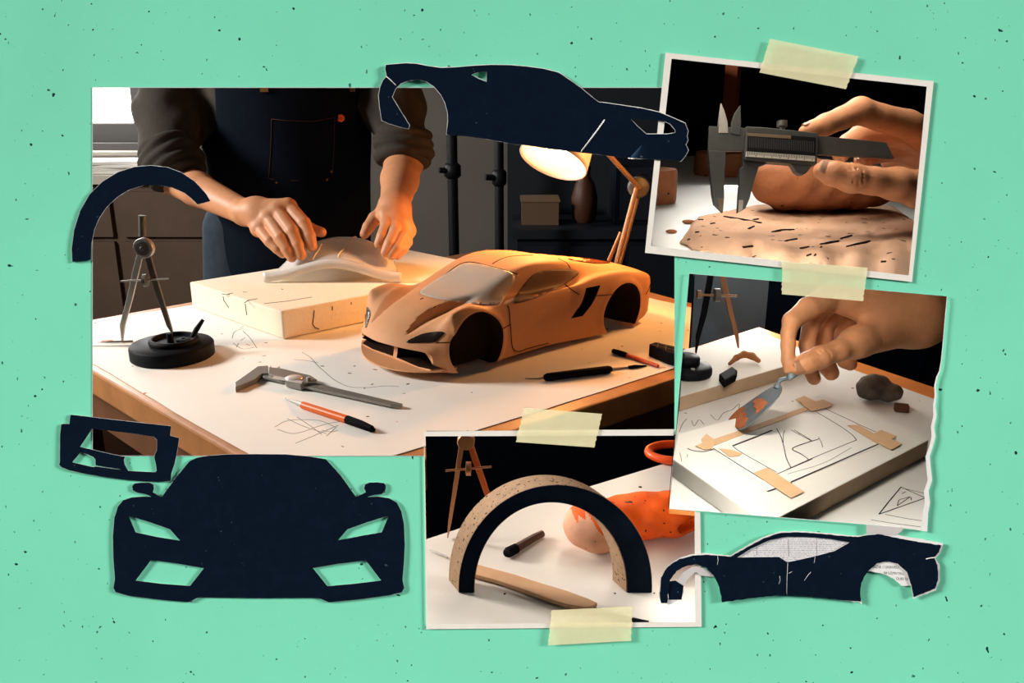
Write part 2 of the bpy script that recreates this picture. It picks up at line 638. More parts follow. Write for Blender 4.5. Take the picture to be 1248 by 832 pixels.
def cutout(name, label, outl, hs, rim=None, off=.0019, seed=1):
    root = thing(name, label, 'paper cutout', B(sum(p[0] for p in outl) / len(outl), sum(p[1] for p in outl) / len(outl), off), 'black paper cutouts')
    sheet('paper_silhouette', outl, hs, off, off + .0005, M_black, root)
    if rim:
        sheet('white_paper_edge', rough_loop(offset_loop(outl, rim), rim * .35, 5, seed), [offset_loop(h, -rim) for h in hs], off - .0003, off - .00005, M_white, root)
    return root


def crease(parent, pts, off, w=.0005, m=None):
    p3 = [B(x, y, off) for x, y in pts]
    vv, ff = g_tube(p3, w, 6)
    return mesh('white_crease', vv, ff, m or M_white, parent, True)


cA = cutout('car_silhouette', 'whole black paper cutout of a sports car side with its nose pointing right', A_out, A_h, .75, .0017, 3)
crease(cA, zpts([(797, 400), (840, 343), (882, 285)], *S6), .0022, .0004)
crease(cA, zpts([(92, 128), (108, 142), (126, 160)], *S6), .0022, .00025)
cB = cutout('arc_cutout', 'black paper quarter arc cutout over the left edge above the standing dividers', B_out, [], .45, .0009, 5)
cC = cutout('bumper_silhouette', 'small black paper cutout of a car bumper frame with open windows', C_out, C_h, .3, .0008, 6)
cD = cutout('car_front_silhouette', 'big black paper cutout of a sports car seen from the front with two mirrors', D_out, D_h, .2, .0008, 7)

ZE = (3.12, 780, 620)
E_out = zpts([(75, 330), (80, 260), (105, 220), (150, 190), (200, 177), (250, 173), (300, 178), (345, 181), (400, 150), (470, 112), (530, 92), (600, 88), (680, 94), (760, 101), (830, 107), (870, 99), (905, 95), (960, 107), (1030, 120), (1145, 138), (1136, 165), (1118, 185), (1131, 215), (1134, 270), (1121, 303), (1040, 335), (1032, 290), (1015, 240), (980, 208), (940, 197), (900, 207), (864, 240), (842, 280), (838, 310), (840, 352), (780, 347), (700, 338), (610, 330), (530, 328), (450, 335), (380, 345), (312, 355), (302, 300), (285, 260), (255, 225), (215, 210), (180, 215), (140, 235), (115, 270), (106, 330), (105, 357), (80, 357)], *ZE)
E_h = [zpts([(370, 184), (420, 152), (490, 120), (560, 105), (640, 106), (720, 113), (797, 127), (740, 160), (665, 180), (560, 203), (528, 182)], *ZE)]
E_white = zpts([(72, 330), (77, 258), (102, 217), (148, 186), (200, 172), (250, 167), (300, 173), (343, 177), (398, 144), (468, 106), (530, 86), (600, 83), (680, 89), (760, 96), (830, 102), (870, 95), (905, 90), (975, 98), (1060, 112), (1154, 130), (1142, 168), (1124, 187), (1139, 215), (1140, 272), (1126, 309), (1037, 341), (1030, 290), (1012, 240), (978, 205), (940, 194), (898, 204), (858, 240), (834, 280), (830, 310), (845, 364), (835, 355), (780, 349), (700, 337), (610, 329), (530, 327), (450, 334), (380, 344), (313, 354), (303, 300), (286, 260), (256, 223), (215, 208), (180, 212), (140, 232), (112, 270), (104, 330), (106, 361), (80, 359)], *ZE)
cE = thing('torn_car_silhouette', 'torn black paper cutout of a car side with printed paper showing through its window', 'paper cutout', B(975, 690, .002), 'black paper cutouts')
sheet('paper_silhouette', rough_loop(E_out, .4, 3, 2), E_h, .0019, .0023, M_black, cE)
sheet('white_paper_edge', rough_loop(E_white, .4, 3, 9), E_h, .0017, .00188, M_white, cE)
news = sheet('newsprint_window', zpts([(350, 190), (420, 140), (560, 97), (720, 104), (810, 127), (740, 168), (560, 212), (520, 195)], *ZE), [], .0014, .0016, mat('newsprint', '#e6e1df', .9, .1, noise=(250, .05)), cE)
r = random.Random(11)
lines = MB()
for k, yy in enumerate(range(108, 205, 7)):
    x = 372
    while x < 800:
        w = r.uniform(4, 15)
        px0, py0 = x / 3.12 + 780, yy / 3.12 + 620
        px1 = (x + w) / 3.12 + 780
        if inpoly(px0, py0, E_h[0]) and inpoly(px1, py0, E_h[0]):
            hh = r.uniform(.12, .32)
            vv, ff = g_prism([B(px0, py0 - hh, .0016), B(px1, py0 - hh, .0016), B(px1, py0 + hh, .0016), B(px0, py0 + hh, .0016)], B(0, 0, .00165) - B(0, 0, .0016))
            lines.add(vv, ff)
        x += w + r.uniform(1.5, 5)
for xx in (445, 565, 672):
    lines.add(*g_tube([B(xx / 3.12 + 780, 620 + 112 / 3.12, .0016), B(xx / 3.12 + 780, 620 + 178 / 3.12, .0016)], .0001, 5))
tag(lines.build('faded_print_lines', M_ink, cE), kind='stuff')
sheet('front_arch_scrap', zpts([(137, 274), (165, 240), (200, 218), (245, 224), (282, 255), (278, 258), (235, 254), (212, 240), (185, 262), (166, 292)], *ZE), [], .0014, .0016, M_greyp, cE)
sheet('black_scrap', zpts([(112, 275), (135, 272), (166, 292), (158, 345), (110, 345), (106, 300)], *ZE), [], .0015, .00168, M_black, cE)
sheet('torn_scrap_edge', rough_loop(zpts([(160, 290), (168, 310), (158, 340), (120, 362), (104, 366), (104, 340), (150, 330)], *ZE), .3, 3, 8), [], .0012, .00138, M_white, cE)
tx = sheet('printed_arch_scrap', rough_loop(zpts([(850, 240), (880, 195), (940, 185), (1000, 210), (1030, 250), (1035, 292), (995, 292), (965, 265), (935, 250), (905, 242), (880, 236)], *ZE), .5, 3, 12), [], .0013, .0016, M_white, cE)
for (txt, x, y, h, rot) in (('VINZIB 1 UHAVRU', 1061, 692, 3.6, .02), ('NI UZMIVTRU', 1077, 699.3, 3.4, .04), ('OUID DI', 1092, 706.3, 3.4, .04)):
    cu = bpy.data.curves.new('t', 'FONT'); cu.body = txt; cu.size = 1
    tmp = bpy.data.objects.new('t', cu); link(tmp)
    dg = bpy.context.evaluated_depsgraph_get()
    me = bpy.data.meshes.new_from_object(tmp.evaluated_get(dg))
    vv = [(q.co.x, q.co.y) for q in me.vertices]; ff = [list(q.vertices) for q in me.polygons]
    bpy.data.objects.remove(tmp)
    s = h * 1.35
    v3 = [B(x + s * (a * math.cos(rot) - b * math.sin(rot)) * .86, y - s * (b * math.cos(rot) - a * math.sin(rot)) * 1, .00163) for a, b in vv]
    mesh('printed_words', v3, ff, M_ink2, tx if False else cE, False)
for q in ([(295, 176), (297, 195), (294, 212)], [(562, 205), (559, 260), (558, 325)], [(565, 245), (578, 238)], [(531, 255), (533, 270), (528, 285)], [(625, 272), (640, 250), (650, 240)], [(662, 205), (666, 182)]):
    crease(cE, zpts(q, *ZE), .0023, .0001)
crease(cE, zpts([(1087, 190), (1105, 186), (1122, 184)], *ZE), .0023, .0003)

fl = sheet('paper_scrap', rough_loop([(1055.8, 639), (1102, 643), (1098, 648), (1092, 652), (1084, 652), (1078, 651), (1066, 650), (1056, 651)], .4, 4, 3), [], .0019, .0021, M_greyp)
tag(fl, 'small grey torn paper flap between the spatula print and the torn car cutout', 'paper scrap')

# masking tape ------------------------------------------------------
Z1, Z3 = (2.729, 770, 40), (2.6838, 500, 490)


def jag(a, b, n, amp, seed):
    r = random.Random(seed)
    out = []
    for i in range(n + 1):
        t = i / n
        dx, dy = b[0] - a[0], b[1] - a[1]
        L = math.hypot(dx, dy)
        j = (amp if i % 2 else -amp) * r.uniform(.3, 1) if 0 < i < n else 0
        out.append((a[0] + dx * t - dy / L * j, a[1] + dy * t + dx / L * j))
    return out


def tape(q, label, off=.0018, seed=1):
    a, b, c, d = q
    outl = jag(b, c, 13, .8, seed) + jag(d, a, 13, .8, seed + 5)
    o = sheet('masking_tape', outl, [], off, off + .00015, M_tape)
    tag(o, label, 'tape', 'strips of masking tape')


tape(zpts([(460, 20), (755, 78), (712, 187), (424, 132)], *Z1), 'pale yellow tape strip on the top edge of the caliper print', seed=2)
tape(zpts([(365, 20), (612, 38), (598, 135), (363, 115)], 2.3763, 800, 310), 'pale yellow tape strip joining the caliper print to the spatula print', seed=3)
tape(zpts([(373, 18), (628, 38), (602, 148), (345, 130)], *Z3), 'pale yellow tape strip on the top edge of the arch print', seed=4)
tape(zpts([(463, 680), (727, 667), (722, 780), (450, 795)], *Z3), 'pale yellow tape strip on the bottom edge of the arch print', seed=5)
# ================================================================== room behind the sheet
def struct(name, vf, m, smooth=False):
    o = mesh(name, vf[0], vf[1], m, None, smooth)
    return tag(o, kind='structure')


M_wall = mat('grey_plaster', '#6d6862', .9, .1, noise=(3, .06), bump=[(60, .1, .002)])
M_walldark = mat('dark_grey_plaster', '#4a4b4d', .9, .1, noise=(2, .08))
M_floor = mat('dark_concrete', '#2b2624', .8, .2, noise=(5, .15))
M_front = mat('back_of_board', '#15191d', .95, .05)
XL, XR, YB, ZT = -2.6, 2.4, 3.9, 2.9
struct('floor', g_abox(XL, XR, .05, YB, -.05, 0), M_floor)
struct('ceiling', g_abox(XL, XR, .8, YB, ZT, ZT + .05), M_walldark)
struct('wall_left', g_abox(XL - .05, XL, .05, YB, -.05, ZT + .05), M_wall)
struct('wall_right', g_abox(XR, XR + .05, .05, YB, -.05, ZT + .05), M_walldark)
# tilted front wall carrying the sheet
fo = [(-5600, -3150), (6000, -3150), (6000, 2960), (-5600, 2960)]
fi = [(60, 20), (1200, 20), (1200, 800), (60, 800)]
struct('wall_front', g_sheet(fo, [fi], lambda x, y, o: W(x, y, .5 - o) if o > -.01 else W(x, y, .5 + .0) + FW * (-o), -.03, -.0035), M_front)

# back wall with a bright window high on its left
wx0, wx1, wz0, wz1 = -2.5, -1.633, 1.14, 2.25
bw = MB()
for q in ((XL, wx0, -.05, ZT + .05), (wx1, XR, -.05, ZT + .05), (wx0, wx1, -.05, wz0), (wx0, wx1, wz1, ZT + .05)):
    bw.add(*g_abox(q[0], q[1], YB, YB + .1, q[2], q[3]))
tag(bw.build('wall_back', M_wall), kind='structure')
M_wframe = mat('grey_window_frame', '#5b5a58', .6, .3)
M_pane = mat('bright_daylit_pane', '#ffffff', .5, emit=('#fff8ee', 1.7))


M_pane_dim = mat('side_window_pane', '#ffffff', .5, emit=('#fff8ee', .5))


def window(name, c, hx, hz, nrm, fw, pane=None):
    """frame and pane on a wall: centre, half width vector, half height, inward normal"""
    root = bpy.data.objects.new(name, None); link(root)
    root.location = tuple(map(float, c)); ORG[root.name] = np.array(c, float)
    tag(root, kind='structure')
    hx = np.array(hx, float); L = np.linalg.norm(hx); ux = hx / L
    nrm = np.array(nrm, float); uz = np.array([0, 0, 1.0]); c = np.array(c, float)
    m = MB()
    m.add(*g_box(c + ux * (L + fw / 2) + nrm * .02, ux * fw / 2, nrm * .045, uz * (hz + fw)))
    m.add(*g_box(c - ux * (L + fw / 2) + nrm * .02, ux * fw / 2, nrm * .045, uz * (hz + fw)))
    m.add(*g_box(c + uz * (hz + fw / 2) + nrm * .02, ux * L, nrm * .045, uz * fw / 2))
    m.add(*g_box(c - uz * (hz + fw / 2) + nrm * .02, ux * L, nrm * .045, uz * fw / 2))
    m.build('window_frame', M_wframe, root)
    MB().add(*g_box(c - uz * (hz + fw + .02) + nrm * .05, ux * (L + fw + .05), nrm * .09, uz * .018)).build('window_sill', M_wframe, root)
    MB().add(*g_box(c - nrm * .03, ux * L, nrm * .004, uz * hz)).build('window_pane', pane or M_pane, root)
    return root


window('window_1', ((wx0 + wx1) / 2, YB, (wz0 + wz1) / 2), ((wx1 - wx0) / 2, 0, 0), (wz1 - wz0) / 2, (0, -1, 0), .075)
window('window_2', (XL + .001 + .035, 1.5, 2.0), (0, .6, 0), .55, (1, 0, 0), .075, M_pane_dim)

# low cupboard with papers under the window
M_cab = mat('brown_cupboard', '#57463a', .6, .3, noise=(6, .12), bump=[(30, .1, .001)])
cab = thing('cupboard', 'long brown cupboard against the back wall under the bright window', 'cupboard', (-1.7, 3.6, 0))
MB().add(*g_abox(-2.55, -1.13, 3.45, 3.84, .08, .93)).build('body', M_cab, cab)
MB().add(*g_abox(-2.57, -1.11, 3.42, 3.85, .93, .965)).build('worktop', mat('pale_worktop', '#b9b2a6', .5, .3), cab)
MB().add(*g_abox(-2.53, -1.15, 3.5, 3.82, 0, .08)).build('plinth', M_blk if False else M_cab, cab)
for i in range(3):
    x0 = -2.5 + i * .47
    d = MB().add(*g_abox(x0, x0 + .43, 3.43, 3.449, .12, .70)).build('door', M_cab, cab)
    MB().add(*g_abox(x0, x0 + .43, 3.43, 3.449, .72, .90)).build('drawer', M_cab, cab)
pp = MB()
for k in range(4):
    pp.add(*g_box((-1.68 + .02 * k, 3.55, .972 + .012 * k), (.15, .03 * (k % 2), 0), (-.02, .09, 0), (0, 0, .0055)))
tag(pp.build('paper_stack', mat('stacked_paper', '#d9d6d0', .8, .1)), 'stack of white papers lying on the brown cupboard', 'papers')
bx = thing('storage_box', 'low grey box standing behind the papers on the brown cupboard', 'box', (-1.62, 3.75, .966))
MB().add(*g_abox(-1.83, -1.52, 3.68, 3.83, .966, 1.02)).build('body', mat('grey_card', '#8b8680', .8, .1), bx)
MB().add(*g_abox(-1.84, -1.51, 3.67, 3.835, 1.02, 1.034)).build('lid', mat('pale_card', '#a9a49c', .8, .1), bx)

# light stands and dark furniture at the back
M_blk = mat('black_metal', '#0a0d12', .5, .3)
M_navy = mat('navy_dark', '#10161f', .7, .2)


def stand(x, y, lab, r0):
    s = thing('light_stand', lab, 'light stand', (x, y, 0), 'black light stands by the back wall')
    MB().add(*g_tube([(x, y, .25), (x, y, 1.12)], r0, 12)).build('lower_pole', M_blk, s, True)
    MB().add(*g_tube([(x, y, .95), (x, y, 2.1)], r0 * .72, 12)).build('upper_pole', M_blk, s, True)
    kn = MB().add(*g_lathe([(r0 * 1.1, -.03), (r0 * 1.6, -.02), (r0 * 1.6, .02), (r0 * 1.1, .03)], (x, y, .98), n=16)).build('collar', M_blk, s, True)
    MB().add(*g_tube([(x, y - .01, .98), (x - .05, y - .03, .985)], .011, 8)).build('knob', M_blk, s, True)
    for k in range(3):
        a = 2 * PI * k / 3 + .4
        MB().add(*g_tube([(x, y, .42), (x + .33 * math.cos(a), y + .33 * math.sin(a), .012)], .011, 8)).build('leg', M_blk, s, True)


stand(-.235, 3.45, 'black light stand with a thicker pole, nearer to the man', .021)
stand(-.047, 3.2, 'black light stand with a slimmer pole, nearer to the desk lamp', .017)

ch = thing('dark_sideboard', 'dark sideboard standing by the back wall behind the lamp', 'sideboard', (.55, 3.6, 0))
MB().add(*g_abox(.02, 1.3, 3.4, 3.78, .12, .72)).build('body', M_navy, ch)
MB().add(*g_abox(0, 1.32, 3.38, 3.80, .72, .755)).build('worktop', mat('dark_worktop', '#1d2229', .5, .3), ch)
for k in range(3):
    MB().add(*g_abox(.05 + .42 * k, .43 + .42 * k, 3.385, 3.399, .16, .69)).build('door', mat('dark_door', '#171c24', .6, .3), ch)
for sx in (.06, 1.26):
    for sy in (3.44, 3.78):
        MB().add(*g_tube([(sx, sy, 0), (sx, sy, .12)], .018, 8)).build('leg', M_blk, ch)
tg = thing('wooden_crate', 'tan wooden crate on the dark sideboard behind the lamp', 'crate', (.12, 3.6, .755))
MB().add(*g_abox(.04, .19, 3.5, 3.66, .756, .85)).build('body', mat('tan_card', '#6a5645', .8, .1), tg)
MB().add(*g_abox(.035, .195, 3.495, 3.665, .85, .858)).build('lid', mat('tan_card_lid', '#7a6450', .8, .1), tg)
vs = MB().add(*g_lathe([(.035, 0), (.05, .02), (.055, .10), (.04, .16), (.02, .19), (.024, .23), (.018, .232)], (.30, 3.58, .756), n=24)).build('vase', mat('brown_glaze', '#4a2c1c', .5, .4), None, True)
tag(vs, 'brown vase on the dark sideboard right of the tan crate', 'vase')
eq = thing('dark_cabinet', 'dark box cabinet on the sideboard behind the lamp arm', 'cabinet', (.62, 3.6, .755))
MB().add(*g_abox(.42, .95, 3.52, 3.8, .757, 1.0)).build('body', M_navy, eq)
MB().add(*g_abox(.44, .66, 3.51, 3.519, .775, .985)).build('door', mat('dark_door2', '#1c222b', .6, .3), eq)
MB().add(*g_abox(.70, .93, 3.51, 3.519, .775, .985)).build('door', M_navy, eq)
pl = MB().add(*g_abox(-.02, 2.3, 3.82, 3.885, .002, 1.9)).build('dark_screen', mat('dark_screen', '#2a2e33', .8, .1), None)
tag(pl, 'tall dark screen leaning flat on the back wall behind the sideboard', 'panel')
bs = thing('grey_cabinet', 'small pale grey cabinet on the floor under the left corner of the table', 'cabinet', (-.87, 1.62, 0))
cx, cy = -.99, 1.80
MB().add(*g_box((cx, cy, .34), (.15, -.06, 0), (.06, .15, 0), (0, 0, .30))).build('body', mat('pale_grey_cabinet', '#a79c90', .7, .2), bs)
MB().add(*g_box((cx, cy, .645), (.155, -.062, 0), (.062, .155, 0), (0, 0, .006))).build('worktop', mat('pale_grey_cabinet_top', '#b3a99d', .7, .2), bs)
MB().add(*g_box((cx - .065, cy - .155, .34), (.13, -.052, 0), (.002, .005, 0), (0, 0, .26))).build('door', mat('grey_door', '#9c9186', .7, .2), bs)
for sx, sy in ((1, 1), (1, -1), (-1, 1), (-1, -1)):
    q = np.array([cx, cy, 0]) + sx * np.array([.13, -.05, 0]) + sy * np.array([.05, .13, 0])
    MB().add(*g_tube([q, q + (0, 0, .041)], .012, 8)).build('foot', M_blk, bs)
# ================================================================== workshop table and what lies on it
ZT1 = .88
M_wood = mat('orange_brown_wood', '#b77c4c', .45, .35, noise=(14, .22), bump=[(40, .12, .001)])
M_wood.node_tree.nodes['Principled BSDF']
M_wooddk = mat('dark_brown_wood', '#6b452c', .55, .3, noise=(12, .2), bump=[(40, .12, .001)])
M_paper = mat('drawing_paper', '#efeae2', .8, .15, noise=(4, .02), bump=[(90, .1, .0006)])
add_specks(M_paper, 55, .76, '#6b5546', (1, 1, 1), .01, 4.0)
add_specks(M_paper, 38, .77, '#c9744a', (1, 1, 1), .02, 14.0)
tl, tc_, tr, tf = [G(*q, ZT1) for q in ((29, 404), (595, 303), (987, 407), (377, 606))]
tab = thing('workshop_table', 'brown wooden workshop table covered with a big sheet of white paper', 'table', ((tl + tr) / 2) * (1, 1, 0))
vf = g_prism([tl, tc_, tr, tf], (0, 0, -.044))
top = mesh('tabletop', vf[0], vf[1], M_wood, tab, False)
b = top.modifiers.new('b', 'BEVEL'); b.width = .004; b.segments = 2
cen = (tl + tc_ + tr + tf) / 4
ins = [cen + (q - cen) * .90 - (0, 0, .045) for q in (tl, tc_, tr, tf)]
for i in range(4):
    a, bq = ins[i], ins[(i + 1) % 4]
    d = (bq - a) / np.linalg.norm(bq - a)
    nn = np.cross(d, (0, 0, 1))
    MB().add(*g_box((a + bq) / 2 - (0, 0, .05), (bq - a) / 2 - d * .031, nn * .011, (0, 0, .05))).build('apron', M_wooddk, tab)
    MB().add(*g_box(a - (0, 0, .417), d * .03, nn * .03, (0, 0, .417))).build('leg', M_wooddk, tab)


def inset(a, b, d):
    return


# paper
c0 = [tl, tc_, tr, tf]
ed = []
dist = [.012, .012, .032, .013]     # LC, CR, RF, FL
lines_ = []
for i in range(4):
    a, b_ = c0[i][:2], c0[(i + 1) % 4][:2]
    d = (b_ - a) / np.linalg.norm(b_ - a)
    nn = np.array([-d[1], d[0]])
    if nn @ (cen[:2] - a) < 0: nn = -nn
    lines_.append((a + nn * dist[i], d))
pc = []
for i in range(4):
    (p, d), (q, e) = lines_[i - 1], lines_[i]
    A = np.array([d, -e]).T
    s = np.linalg.solve(A, q - p)
    pc.append(p + d * s[0])
pc[1] = pc[1] + (cen[:2] - pc[1]) / np.linalg.norm(cen[:2] - pc[1]) * .13
r = random.Random(5)
loop = []
for i in range(4):
    a, b_ = pc[i], pc[(i + 1) % 4]
    for k in range(14):
        t = k / 14
        w = .0025 * math.sin(7 * t + i * 2) + r.uniform(-.0008, .0008)
        d = (b_ - a) / np.linalg.norm(b_ - a)
        loop.append(a + (b_ - a) * t + w * np.array([-d[1], d[0]]))
vf = g_prism([(q[0], q[1], ZT1 + .0004) for q in loop], (0, 0, .0009))
pap = mesh('paper_sheet', vf[0], vf[1], M_paper, None, False)
tag(pap, 'large white drawing paper covering the workshop table', 'paper')
ZP = ZT1 + .0014
M_pencil = mat('pencil_graphite', '#33312f', .8, .1)
M_pencil2 = mat('faint_graphite', '#8d8781', .8, .1)


def sketch(parent, polys, z, w=.0007, m=None, name='pencil_sketch', fr=None):
    k = MB()
    for q in polys:
        p3 = [G(x, y, z) for x, y in q] if fr is None else [fr(x, y) for x, y in q]
        if len(p3) > 2: p3 = catmull(p3, 4)
        k.add(*g_tube(p3, w, 5, .35))
    o = k.build(name, m or M_pencil, parent, True)
    return o


sketch(pap, [[(368, 429), (378, 435), (386, 444), (396, 453), (408, 463), (422, 470), (432, 472)], [(358, 438), (372, 439), (388, 442)],
             [(432, 472), (450, 472), (470, 470), (486, 471)]], ZP, .0005)
sketch(pap, [[(283, 412), (286, 404), (297, 400)], [(284, 418), (296, 425), (310, 423)], [(296, 403), (305, 412), (313, 424)], [(292, 400), (297, 397)], [(293, 415), (299, 411)], [(288, 423), (291, 418)], [(300, 419), (305, 421)]], ZP, .0005)
sketch(pap, [[(350, 510), (372, 520), (398, 528)], [(335, 520), (352, 512), (388, 512), (408, 520)], [(338, 523), (360, 528), (395, 517), (424, 512)], [(362, 508), (380, 520), (392, 529)], [(360, 540), (384, 530), (412, 518)], [(392, 524), (404, 526), (412, 524)], [(398, 531), (410, 520)]], ZP, .0006, M_pencil2)
sketch(pap, [[(247, 392), (243, 396)], [(265, 365), (272, 372)], [(244, 363), (246, 368), (242, 371)]], ZP, .0004)

# ------------------------------------------------------------------ foam block
M_foam = mat('cream_foam', '#e9dcc4', .85, .1, noise=(160, .04), bump=[(260, .5, .001)])
M_crack = mat('foam_crack', '#3a2418', .9, .05)
HB = .052
bA, bB = np.array([-.655, 1.708]), np.array([-.409, 1.477])
bv = np.array([math.cos(math.radians(42)), math.sin(math.radians(42))]) * .53
bC, bD = bB + bv, bA + bv
z0 = ZP + .0009
blk = thing('foam_block', 'thick cream foam block with thin cracks under the clear canopy', 'foam block', (*((bA + bC) / 2), z0))
vf = g_prism([(*q, z0) for q in (bA, bB, bC, bD)], (0, 0, HB))
body = mesh('block_body', vf[0], vf[1], M_foam, blk, False)
b = body.modifiers.new('b', 'BEVEL'); b.width = .003; b.segments = 2
ZB1 = z0 + HB


def on_face(x, y, which):
    """pixel to point on a side face of the block (0: left-front A-B, 1: right-front B-C)"""
    a, b_ = (bA, bB) if which == 0 else (bB, bC)
    d = b_ - a
    nn = np.array([d[1], -d[0]]); nn /= np.linalg.norm(nn)
    rr = ray(x, y)
    s = ((a - CAM[:2]) @ nn) / (rr[:2] @ nn)
    return CAM + rr * s + np.array([*nn, 0]) * .0002


k = MB()
for q in ([(431, 371), (383, 378), (381, 395), (384, 399), (389, 401)][1:], [(405, 373), (405, 378)], [(428, 368), (428, 371)]):
    k.add(*g_tube([on_face(x, y, 1) for x, y in q], .0008, 5))
for q in ([(272, 361), (273, 366), (279, 375)], [(299, 370), (300, 378), (301, 384)]):
    k.add(*g_tube([on_face(x, y, 0) for x, y in q], .0009, 5))
for q in ([(270, 358), (276, 359), (284, 357)], [(298, 369), (302, 366), (314, 364)], [(322, 370), (350, 367), (380, 362)], [(296, 356), (301, 356)], [(343, 352), (345, 353)]):
    k.add(*g_tube([G(x, y, ZB1) for x, y in q], .0007, 5))
k.build('surface_crack', M_crack, blk, True)

# ------------------------------------------------------------------ clear canopy
M_clear = mat('frosted_clear_plastic', '#f6f4f0', .25, .6, alpha=.45)
cxm, cy0 = -.362, 1.700
can = thing('clear_canopy', 'frosted clear plastic car canopy shell standing on the foam block', 'canopy', (cxm, cy0 + .1, ZB1))
NV, NU = 26, 48


def can_pt(s, v):
    Hh = np.interp(v, [0, .12, .3, .5, .7, .85, 1], [.028, .044, .060, .068, .064, .05, .016])
    w = .139 * np.interp(v, [0, .1, .3, .6, .85, 1], [1, .95, .89, .80, .64, .4])
    b_ = sstep(.02, .28, v)
    bell = .5 + .5 * math.cos(PI * s)
    dome = max(0.0, 1 - abs(s) ** 2.4) ** .62
    z = Hh * ((1 - b_) * bell + b_ * dome) + .0165 * (1 - b_) + .001
    return np.array([cxm + w * s, cy0 + .21 * v + .0 * s, ZB1 + .001 + z])


v, f = [], []
for j in range(NV + 1):
    for i in range(NU + 1):
        v.append(can_pt(-1 + 2 * i / NU, j / NV))
for j in range(NV):
    for i in range(NU):
        a = j * (NU + 1) + i
        f.append([a, a + 1, a + NU + 2, a + NU + 1])
o = mesh('canopy_shell', v, f, M_clear, can, True)
sd = o.modifiers.new('s', 'SOLIDIFY'); sd.thickness = .0035; sd.offset = 0
# front flange: a wavy band
k = MB()
outer_, inner_ = [], []
for i in range(NU + 1):
    s = -1 + 2 * i / NU
    p = can_pt(s, 0)
    outer_.append(p + (0, -.003, .002)); inner_.append(np.array([p[0], p[1] - .003, max(p[2] - .0165, ZB1 + .0008)]))
v, f = [], []
for i in range(NU + 1):
    v += [outer_[i], inner_[i], outer_[i] + (0, .009, 0), inner_[i] + (0, .009, 0)]
for i in range(NU):
    a = 4 * i
    f += [[a, a + 1, a + 5, a + 4], [a + 2, a + 6, a + 7, a + 3], [a, a + 4, a + 6, a + 2], [a + 1, a + 3, a + 7, a + 5]]
f += [[0, 2, 3, 1], [4 * NU, 4 * NU + 1, 4 * NU + 3, 4 * NU + 2]]
mesh('front_flange', v, f, mat('frosted_flange', '#e4e0da', .3, .5, alpha=.8), can, True)
k = MB().add(*g_tube([can_pt(.30 - .22 * (1 - vv), vv) + (0, 0, .003) for vv in np.linspace(.02, .75, 14)], .0016, 6))
k.add(*g_tube([can_pt(-.28, vv) + (0, 0, .003) for vv in np.linspace(.02, .35, 8)], .0012, 6))
k.build('moulded_rib', mat('pale_rib', '#f3e2cb', .3, .5), can, True)

# ------------------------------------------------------------------ standing dividers
M_steel = mat('brushed_steel', '#aaa69f', .4, .5, metal=.15, noise=(90, .08))
M_steeldk = mat('dark_steel', '#5a5650', .45, .45, metal=.15)


def WY(x, y, Y):
    d = ray(x, y)
    return CAM + d * (Y / d[1])


Yd = G(149, 416.6, ZP)[1]
dv = thing('dividers', 'steel pair of dividers standing upright with one leg in the black round base', 'dividers', G(149, 416.6, ZP))


def blade(parent, name, pts, wid, thick, m, Y=None, put=None):
    """flat tapered bar through pixels pts with pixel half-widths wid"""
    put = put or (lambda x, y: WY(x, y, Y))
    lft, rgt = [], []
    n = len(pts)
    for i, (x, y) in enumerate(pts):
        x0, y0 = pts[max(i - 1, 0)]; x1, y1 = pts[min(i + 1, n - 1)]
        L = math.hypot(x1 - x0, y1 - y0)
        nx, ny = -(y1 - y0) / L, (x1 - x0) / L
        lft.append(put(x + nx * wid[i], y + ny * wid[i])); rgt.append(put(x - nx * wid[i], y - ny * wid[i]))
    poly = lft + rgt[::-1]
    c = np.mean(poly, 0)
    nn = np.cross(poly[1] - poly[0], poly[-1] - poly[0]); nn /= np.linalg.norm(nn)
    vf = g_prism([q - nn * thick / 2 for q in poly], nn * thick)
    o = mesh(name, vf[0], vf[1], m, parent, False)
    b = o.modifiers.new('b', 'BEVEL'); b.width = thick * .2; b.segments = 2
    return o


MB().add(*g_tube([WY(173.2, 262.5, Yd), WY(173.6, 288, Yd)], .0062, 14)).build('knurled_handle', M_steeldk, dv, True)
hub = WY(175.6, 302, Yd)
MB().add(*g_lathe([(.0165, -.006), (.0175, -.004), (.0175, .004), (.0165, .006)], hub, (0, 1, 0), 28)).build('hub_disc', M_steel, dv, True)
MB().add(*g_lathe([(.0125, 0), (.012, .002), (.004, .0025), (.003, .004)], hub + (0, -.0062, 0), (0, -1, 0), 24)).build('hub_cap', M_steeldk, dv, True)
blade(dv, 'leg', [(171, 309), (166, 330), (158, 365), (149.5, 396), (149.3, 416.3)], [3.6, 3.8, 3.4, 3.2, .7], .006, M_steel, Yd - .001)
blade(dv, 'leg', [(180, 309), (186, 332), (196, 365), (206, 396), (210, 405)], [3.6, 3.8, 3.4, 2.6, 1.0], .006, M_steeldk, Yd + .001)
MB().add(*g_tube([WY(147, 342.5, Yd - .006), WY(205, 339.5, Yd - .006)], .0014, 8)).build('adjusting_rod', M_steel, dv, True)
w_ = WY(177.3, 341.5, Yd - .006)
MB().add(*g_lathe([(.004, -.0035), (.011, -.003), (.011, .003), (.004, .0035)], w_, (1, 0, .05), 20)).build('thumb_wheel', M_steeldk, dv, True)

